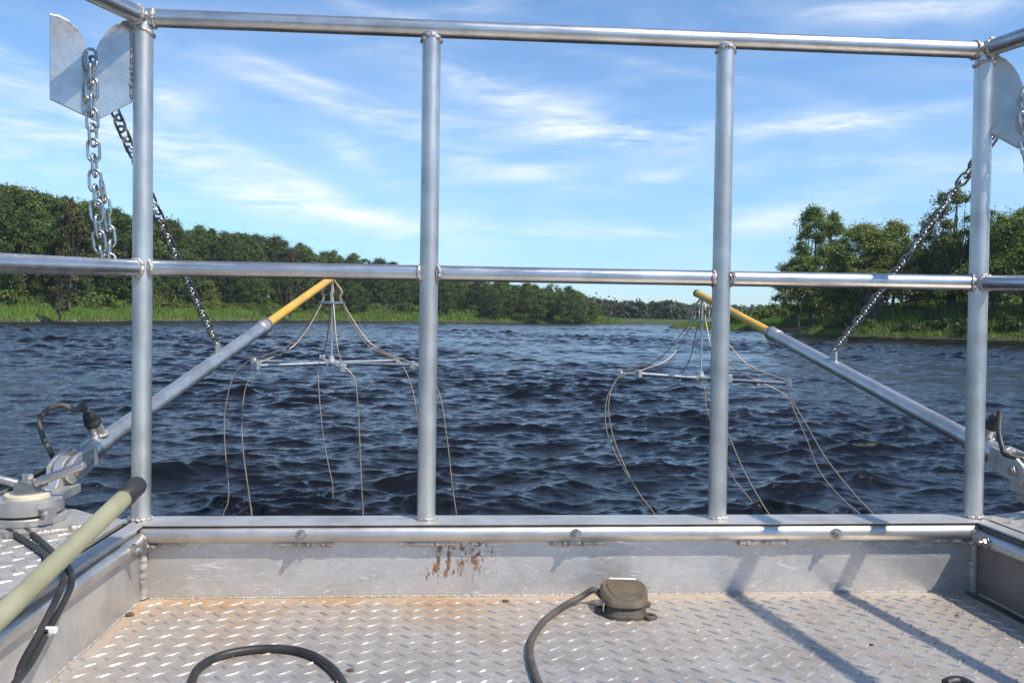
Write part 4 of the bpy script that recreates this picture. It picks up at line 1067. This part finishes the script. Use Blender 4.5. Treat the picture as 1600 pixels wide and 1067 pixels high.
BK = [(1272, 442, 3), (1300, 434, 0), (1325, 428, 2), (1352, 420, 7), (1345, 368, 2), (1375, 372, 7), (1405, 378, 0), (1435, 388, 4), (1462, 382, 2), (1490, 370, 5), (1520, 368, 1), (1550, 362, 7), (1580, 352, 0), (1610, 350, 2), (1645, 350, 3), (1690, 345, 5)]
for (px, row, v) in BK:
    dist = r.uniform(72, 80); a = az_of(px); x, y = CAM.x+math.sin(a)*dist, CAM.y+math.cos(a)*dist; dv = ray(px, row)
    H = CAM.z+dv.z/math.hypot(dv.x, dv.y)*dist-float(ground_z([[x, y]])[0])
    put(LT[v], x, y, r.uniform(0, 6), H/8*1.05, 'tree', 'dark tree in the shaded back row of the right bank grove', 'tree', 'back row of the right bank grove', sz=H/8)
# shrubs along the edges of the woods
ns = 0; sp_ = []
for _ in range(4000):
    px = r.uniform(-220, 930); dist = r.uniform(52, 140); a = az_of(px); x, y = CAM.x+math.sin(a)*dist, CAM.y+math.cos(a)*dist
    d = float(sdist([[x, y]])[0])
    if d < 5.0 or d > 9.5 or ns >= 120 or x > 24: continue
    if not spacing_ok(sp_, x, y, 1.25): continue
    sp_.append((x, y)); ns += 1; s = r.uniform(.7, 1.5)*(.8+.05*d)
    put(SH[r.integers(0, 5)], x, y, r.uniform(0, 6.28), s, 'shrub', 'leafy shrub between the grass strip and the wood on the left bank', 'shrub', 'shrubs along the left bank', ('stem', 'foliage'), s*r.uniform(.8, 1.1))
ns = 0
for _ in range(3000):
    px = r.uniform(1235, 1720); dist = r.uniform(42, 68); a = az_of(px); x, y = CAM.x+math.sin(a)*dist, CAM.y+math.cos(a)*dist
    d = float(sdist([[x, y]])[0])
    if d < 1.0 or d > 7 or ns >= 95 or (px < 1300 and d < 3.5): continue
    if not spacing_ok(sp_, x, y, .95): continue
    if (x-SOIL[0])**2+(y-SOIL[1])**2 < 11: continue
    sp_.append((x, y)); ns += 1; s = r.uniform(.5, 1.0)
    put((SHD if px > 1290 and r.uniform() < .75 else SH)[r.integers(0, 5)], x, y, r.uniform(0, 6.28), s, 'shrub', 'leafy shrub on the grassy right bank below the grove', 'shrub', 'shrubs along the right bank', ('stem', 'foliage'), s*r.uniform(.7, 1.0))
ns = 0
for _ in range(3000):
    px = r.uniform(1225, 1720); dist = r.uniform(60, 84); a = az_of(px); x, y = CAM.x+math.sin(a)*dist, CAM.y+math.cos(a)*dist
    d = float(sdist([[x, y]])[0])
    if d < 4 or d > 24 or ns >= 95 or not spacing_ok(sp_, x, y, 1.1): continue
    if (x-SOIL[0])**2+(y-SOIL[1])**2 < 14: continue
    sp_.append((x, y)); ns += 1; s = r.uniform(.7, 1.3)
    put(SH[r.integers(0, 5)], x, y, r.uniform(0, 6.28), s, 'shrub', 'leafy shrub among the trunks of the right bank grove', 'shrub', 'shrubs under the right bank grove', ('stem', 'foliage'), s)
ns = 0
for _ in range(3000):
    px = r.uniform(1120, 1240); dist = r.uniform(66, 112); a = az_of(px); x, y = CAM.x+math.sin(a)*dist, CAM.y+math.cos(a)*dist
    d = float(sdist([[x, y]])[0])
    if d < 2.2 or ns >= 26 or not spacing_ok(sp_, x, y, 1.8): continue
    sp_.append((x, y)); ns += 1; s = r.uniform(.8, 1.5)
    put(SH[r.integers(0, 5)], x, y, r.uniform(0, 6.28), s, 'shrub', 'leafy shrub on the low grassy spit by the right boom tip', 'shrub', 'shrubs on the grassy spit', ('stem', 'foliage'), s)

# far-off wood closing the river bend and the horizon: one mass
def far_wood():
    q = np.random.default_rng(9); Vs = []; Fs = []; o = 0
    for _ in range(1500):
        px = q.uniform(430, 1330); a = az_of(px); dist = q.uniform(165, 420) if px < 1075 else q.uniform(230, 620)
        if px < 900: dist = q.uniform(150, 230)
        x, y = CAM.x+math.sin(a)*dist, CAM.y+math.cos(a)*dist
        if float(sdist([[x, y]])[0]) < 4: continue
        row = np.interp(px, [430, 640, 900, 960, 985, 1020, 1045, 1062, 1100, 1150, 1220, 1330], [440, 450, 462, 470, 471, 472, 468, 473, 476, 477, 478, 480])+q.uniform(-1.5, 9)
        dv = ray(px, row); g0 = float(ground_z([[x, y]])[0]); H = CAM.z+dv.z/math.hypot(dv.x, dv.y)*dist-g0
        if H < 1.5: continue
        Wd = min(H*.75, 6)*q.uniform(.6, 1.1); n = 9
        aa = q.uniform(0, 6.28, n); rr = np.sqrt(q.uniform(0, 1, n)); zz = q.uniform(.08, .95, n)
        C = np.column_stack([x+np.cos(aa)*rr*Wd*.5*(1.1-zz*.7), y+np.sin(aa)*rr*Wd*.5*(1.1-zz*.7), g0+zz*H])
        v, f = leaves(q, C, np.full(n, Wd*.26), 260, .42+.0007*dist); Vs.append(v); Fs.append(f+o); o += len(v)
    ob = bpy.data.objects.new('far_wood', mesh_np('far_wood', np.concatenate(Vs), np.concatenate(Fs), smooth=False, mats=[M['leaf_far']]))
    COL.objects.link(ob); tag(ob, 'far off green wood closing the bend of the river', 'wood', kind='stuff')
far_wood()

# grass: blades in tufts on the banks (nobody could count it)
def grass():
    q = np.random.default_rng(13); n = 520000
    px = np.concatenate([q.uniform(-120, 990, n*6//10), q.uniform(1040, 1240, n*2//10), q.uniform(1225, 1680, n*2//10)])
    a0, a1 = az_of(0), az_of(1600); a = a0+(px/1600)*(a1-a0)
    dist = np.concatenate([60+80*q.uniform(0, 1, n*6//10), q.uniform(62, 118, n*2//10), q.uniform(41, 76, n*2//10)])
    P = np.column_stack([CAM.x+np.sin(a)*dist, CAM.y+np.cos(a)*dist]); d = sdist(P)
    right = P[:, 0] > 20.5
    keep = (d > .22) & (d < np.where(right, 14, 9)) & ((P[:, 0]-SOIL[0])**2+(P[:, 1]-SOIL[1])**2 > 9+q.uniform(0, 8, len(P)))
    P = P[keep]; d = d[keep]; dist = dist[keep]; m = len(P); z = ground_z(P)
    h = (.20+.46*sst(d, .5, 3.0))*q.uniform(.5, 1.35, m)*(1+.35*hnoise(P, 1.1, 8))
    spit = (P[:, 0] > 20.5) & (P[:, 1] > 62); h = np.where(spit, h*.75, h)
    w = .022+.00035*dist; an = q.uniform(0, 6.28, m); ln = q.normal(size=(m, 2))*.28*h[:, None]
    b0 = np.column_stack([P[:, 0]-np.cos(an)*w, P[:, 1]-np.sin(an)*w, z-.02]); b1 = np.column_stack([P[:, 0]+np.cos(an)*w, P[:, 1]+np.sin(an)*w, z-.02])
    tp = np.column_stack([P+ln, z+h])
    V = np.stack([b0, b1, tp], 1).reshape(-1, 3); F = np.arange(m*3).reshape(-1, 3)
    ob = bpy.data.objects.new('grass', mesh_np('grass', V, None, F, smooth=False, mats=[M['grass']]))
    COL.objects.link(ob); tag(ob, 'bright green grass along the river banks', 'grass', kind='stuff')
grass()

# stones along the left waterline
def stones():
    q = np.random.default_rng(21); bm = bmesh.new(); n = 0
    for _ in range(6000):
        px = q.uniform(-60, 640) if q.uniform() < .8 else q.uniform(1045, 1230); a = az_of(px); dist = q.uniform(58, 122)
        x, y = CAM.x+math.sin(a)*dist, CAM.y+math.cos(a)*dist; d = float(sdist([[x, y]])[0])
        if d < -.5 or d > .75 or n > 800: continue
        n += 1; s = q.uniform(.06, .12)+.18*q.uniform()**3
        g = bmesh.ops.create_icosphere(bm, subdivisions=1, radius=1)
        for v in g['verts']: v.co = Vector((x+v.co.x*s*q.uniform(.8, 1.6), y+v.co.y*s, .05+v.co.z*s*q.uniform(.5, .8)))
    me = bpy.data.meshes.new('shore_stones'); bm.to_mesh(me); bm.free(); me.materials.append(M['stone'])
    ob = bpy.data.objects.new('shore_stones', me); COL.objects.link(ob); tag(ob, 'dark stones strewn along the waterline of the banks', 'stones', kind='stuff')
stones()

# ------------------------------------------------------------------ summer haze: one box of even air round everything
mh = bpy.data.materials.new('haze'); mh.use_nodes = True; th = mh.node_tree
for n_ in list(th.nodes):
    if n_.type != 'OUTPUT_MATERIAL': th.nodes.remove(n_)
pv = th.nodes.new('ShaderNodeVolumePrincipled'); pv.inputs['Color'].default_value = (.80, .88, 1.0, 1); pv.inputs['Density'].default_value = .00032; pv.inputs['Anisotropy'].default_value = .2
th.links.new(pv.outputs[0], th.nodes['Material Output'].inputs['Volume'])
hb_ = bmesh.new(); bmesh.ops.create_cube(hb_, size=1, matrix=Matrix.Translation((0, 0, 8.0)) @ Matrix.Diagonal((9000, 9000, 25, 1)))
hm = bpy.data.meshes.new('haze'); hb_.to_mesh(hm); hb_.free(); hm.materials.append(mh)
ho = bpy.data.objects.new('haze', hm); COL.objects.link(ho); tag(ho, 'thin pale summer haze over the river', 'haze', kind='stuff')
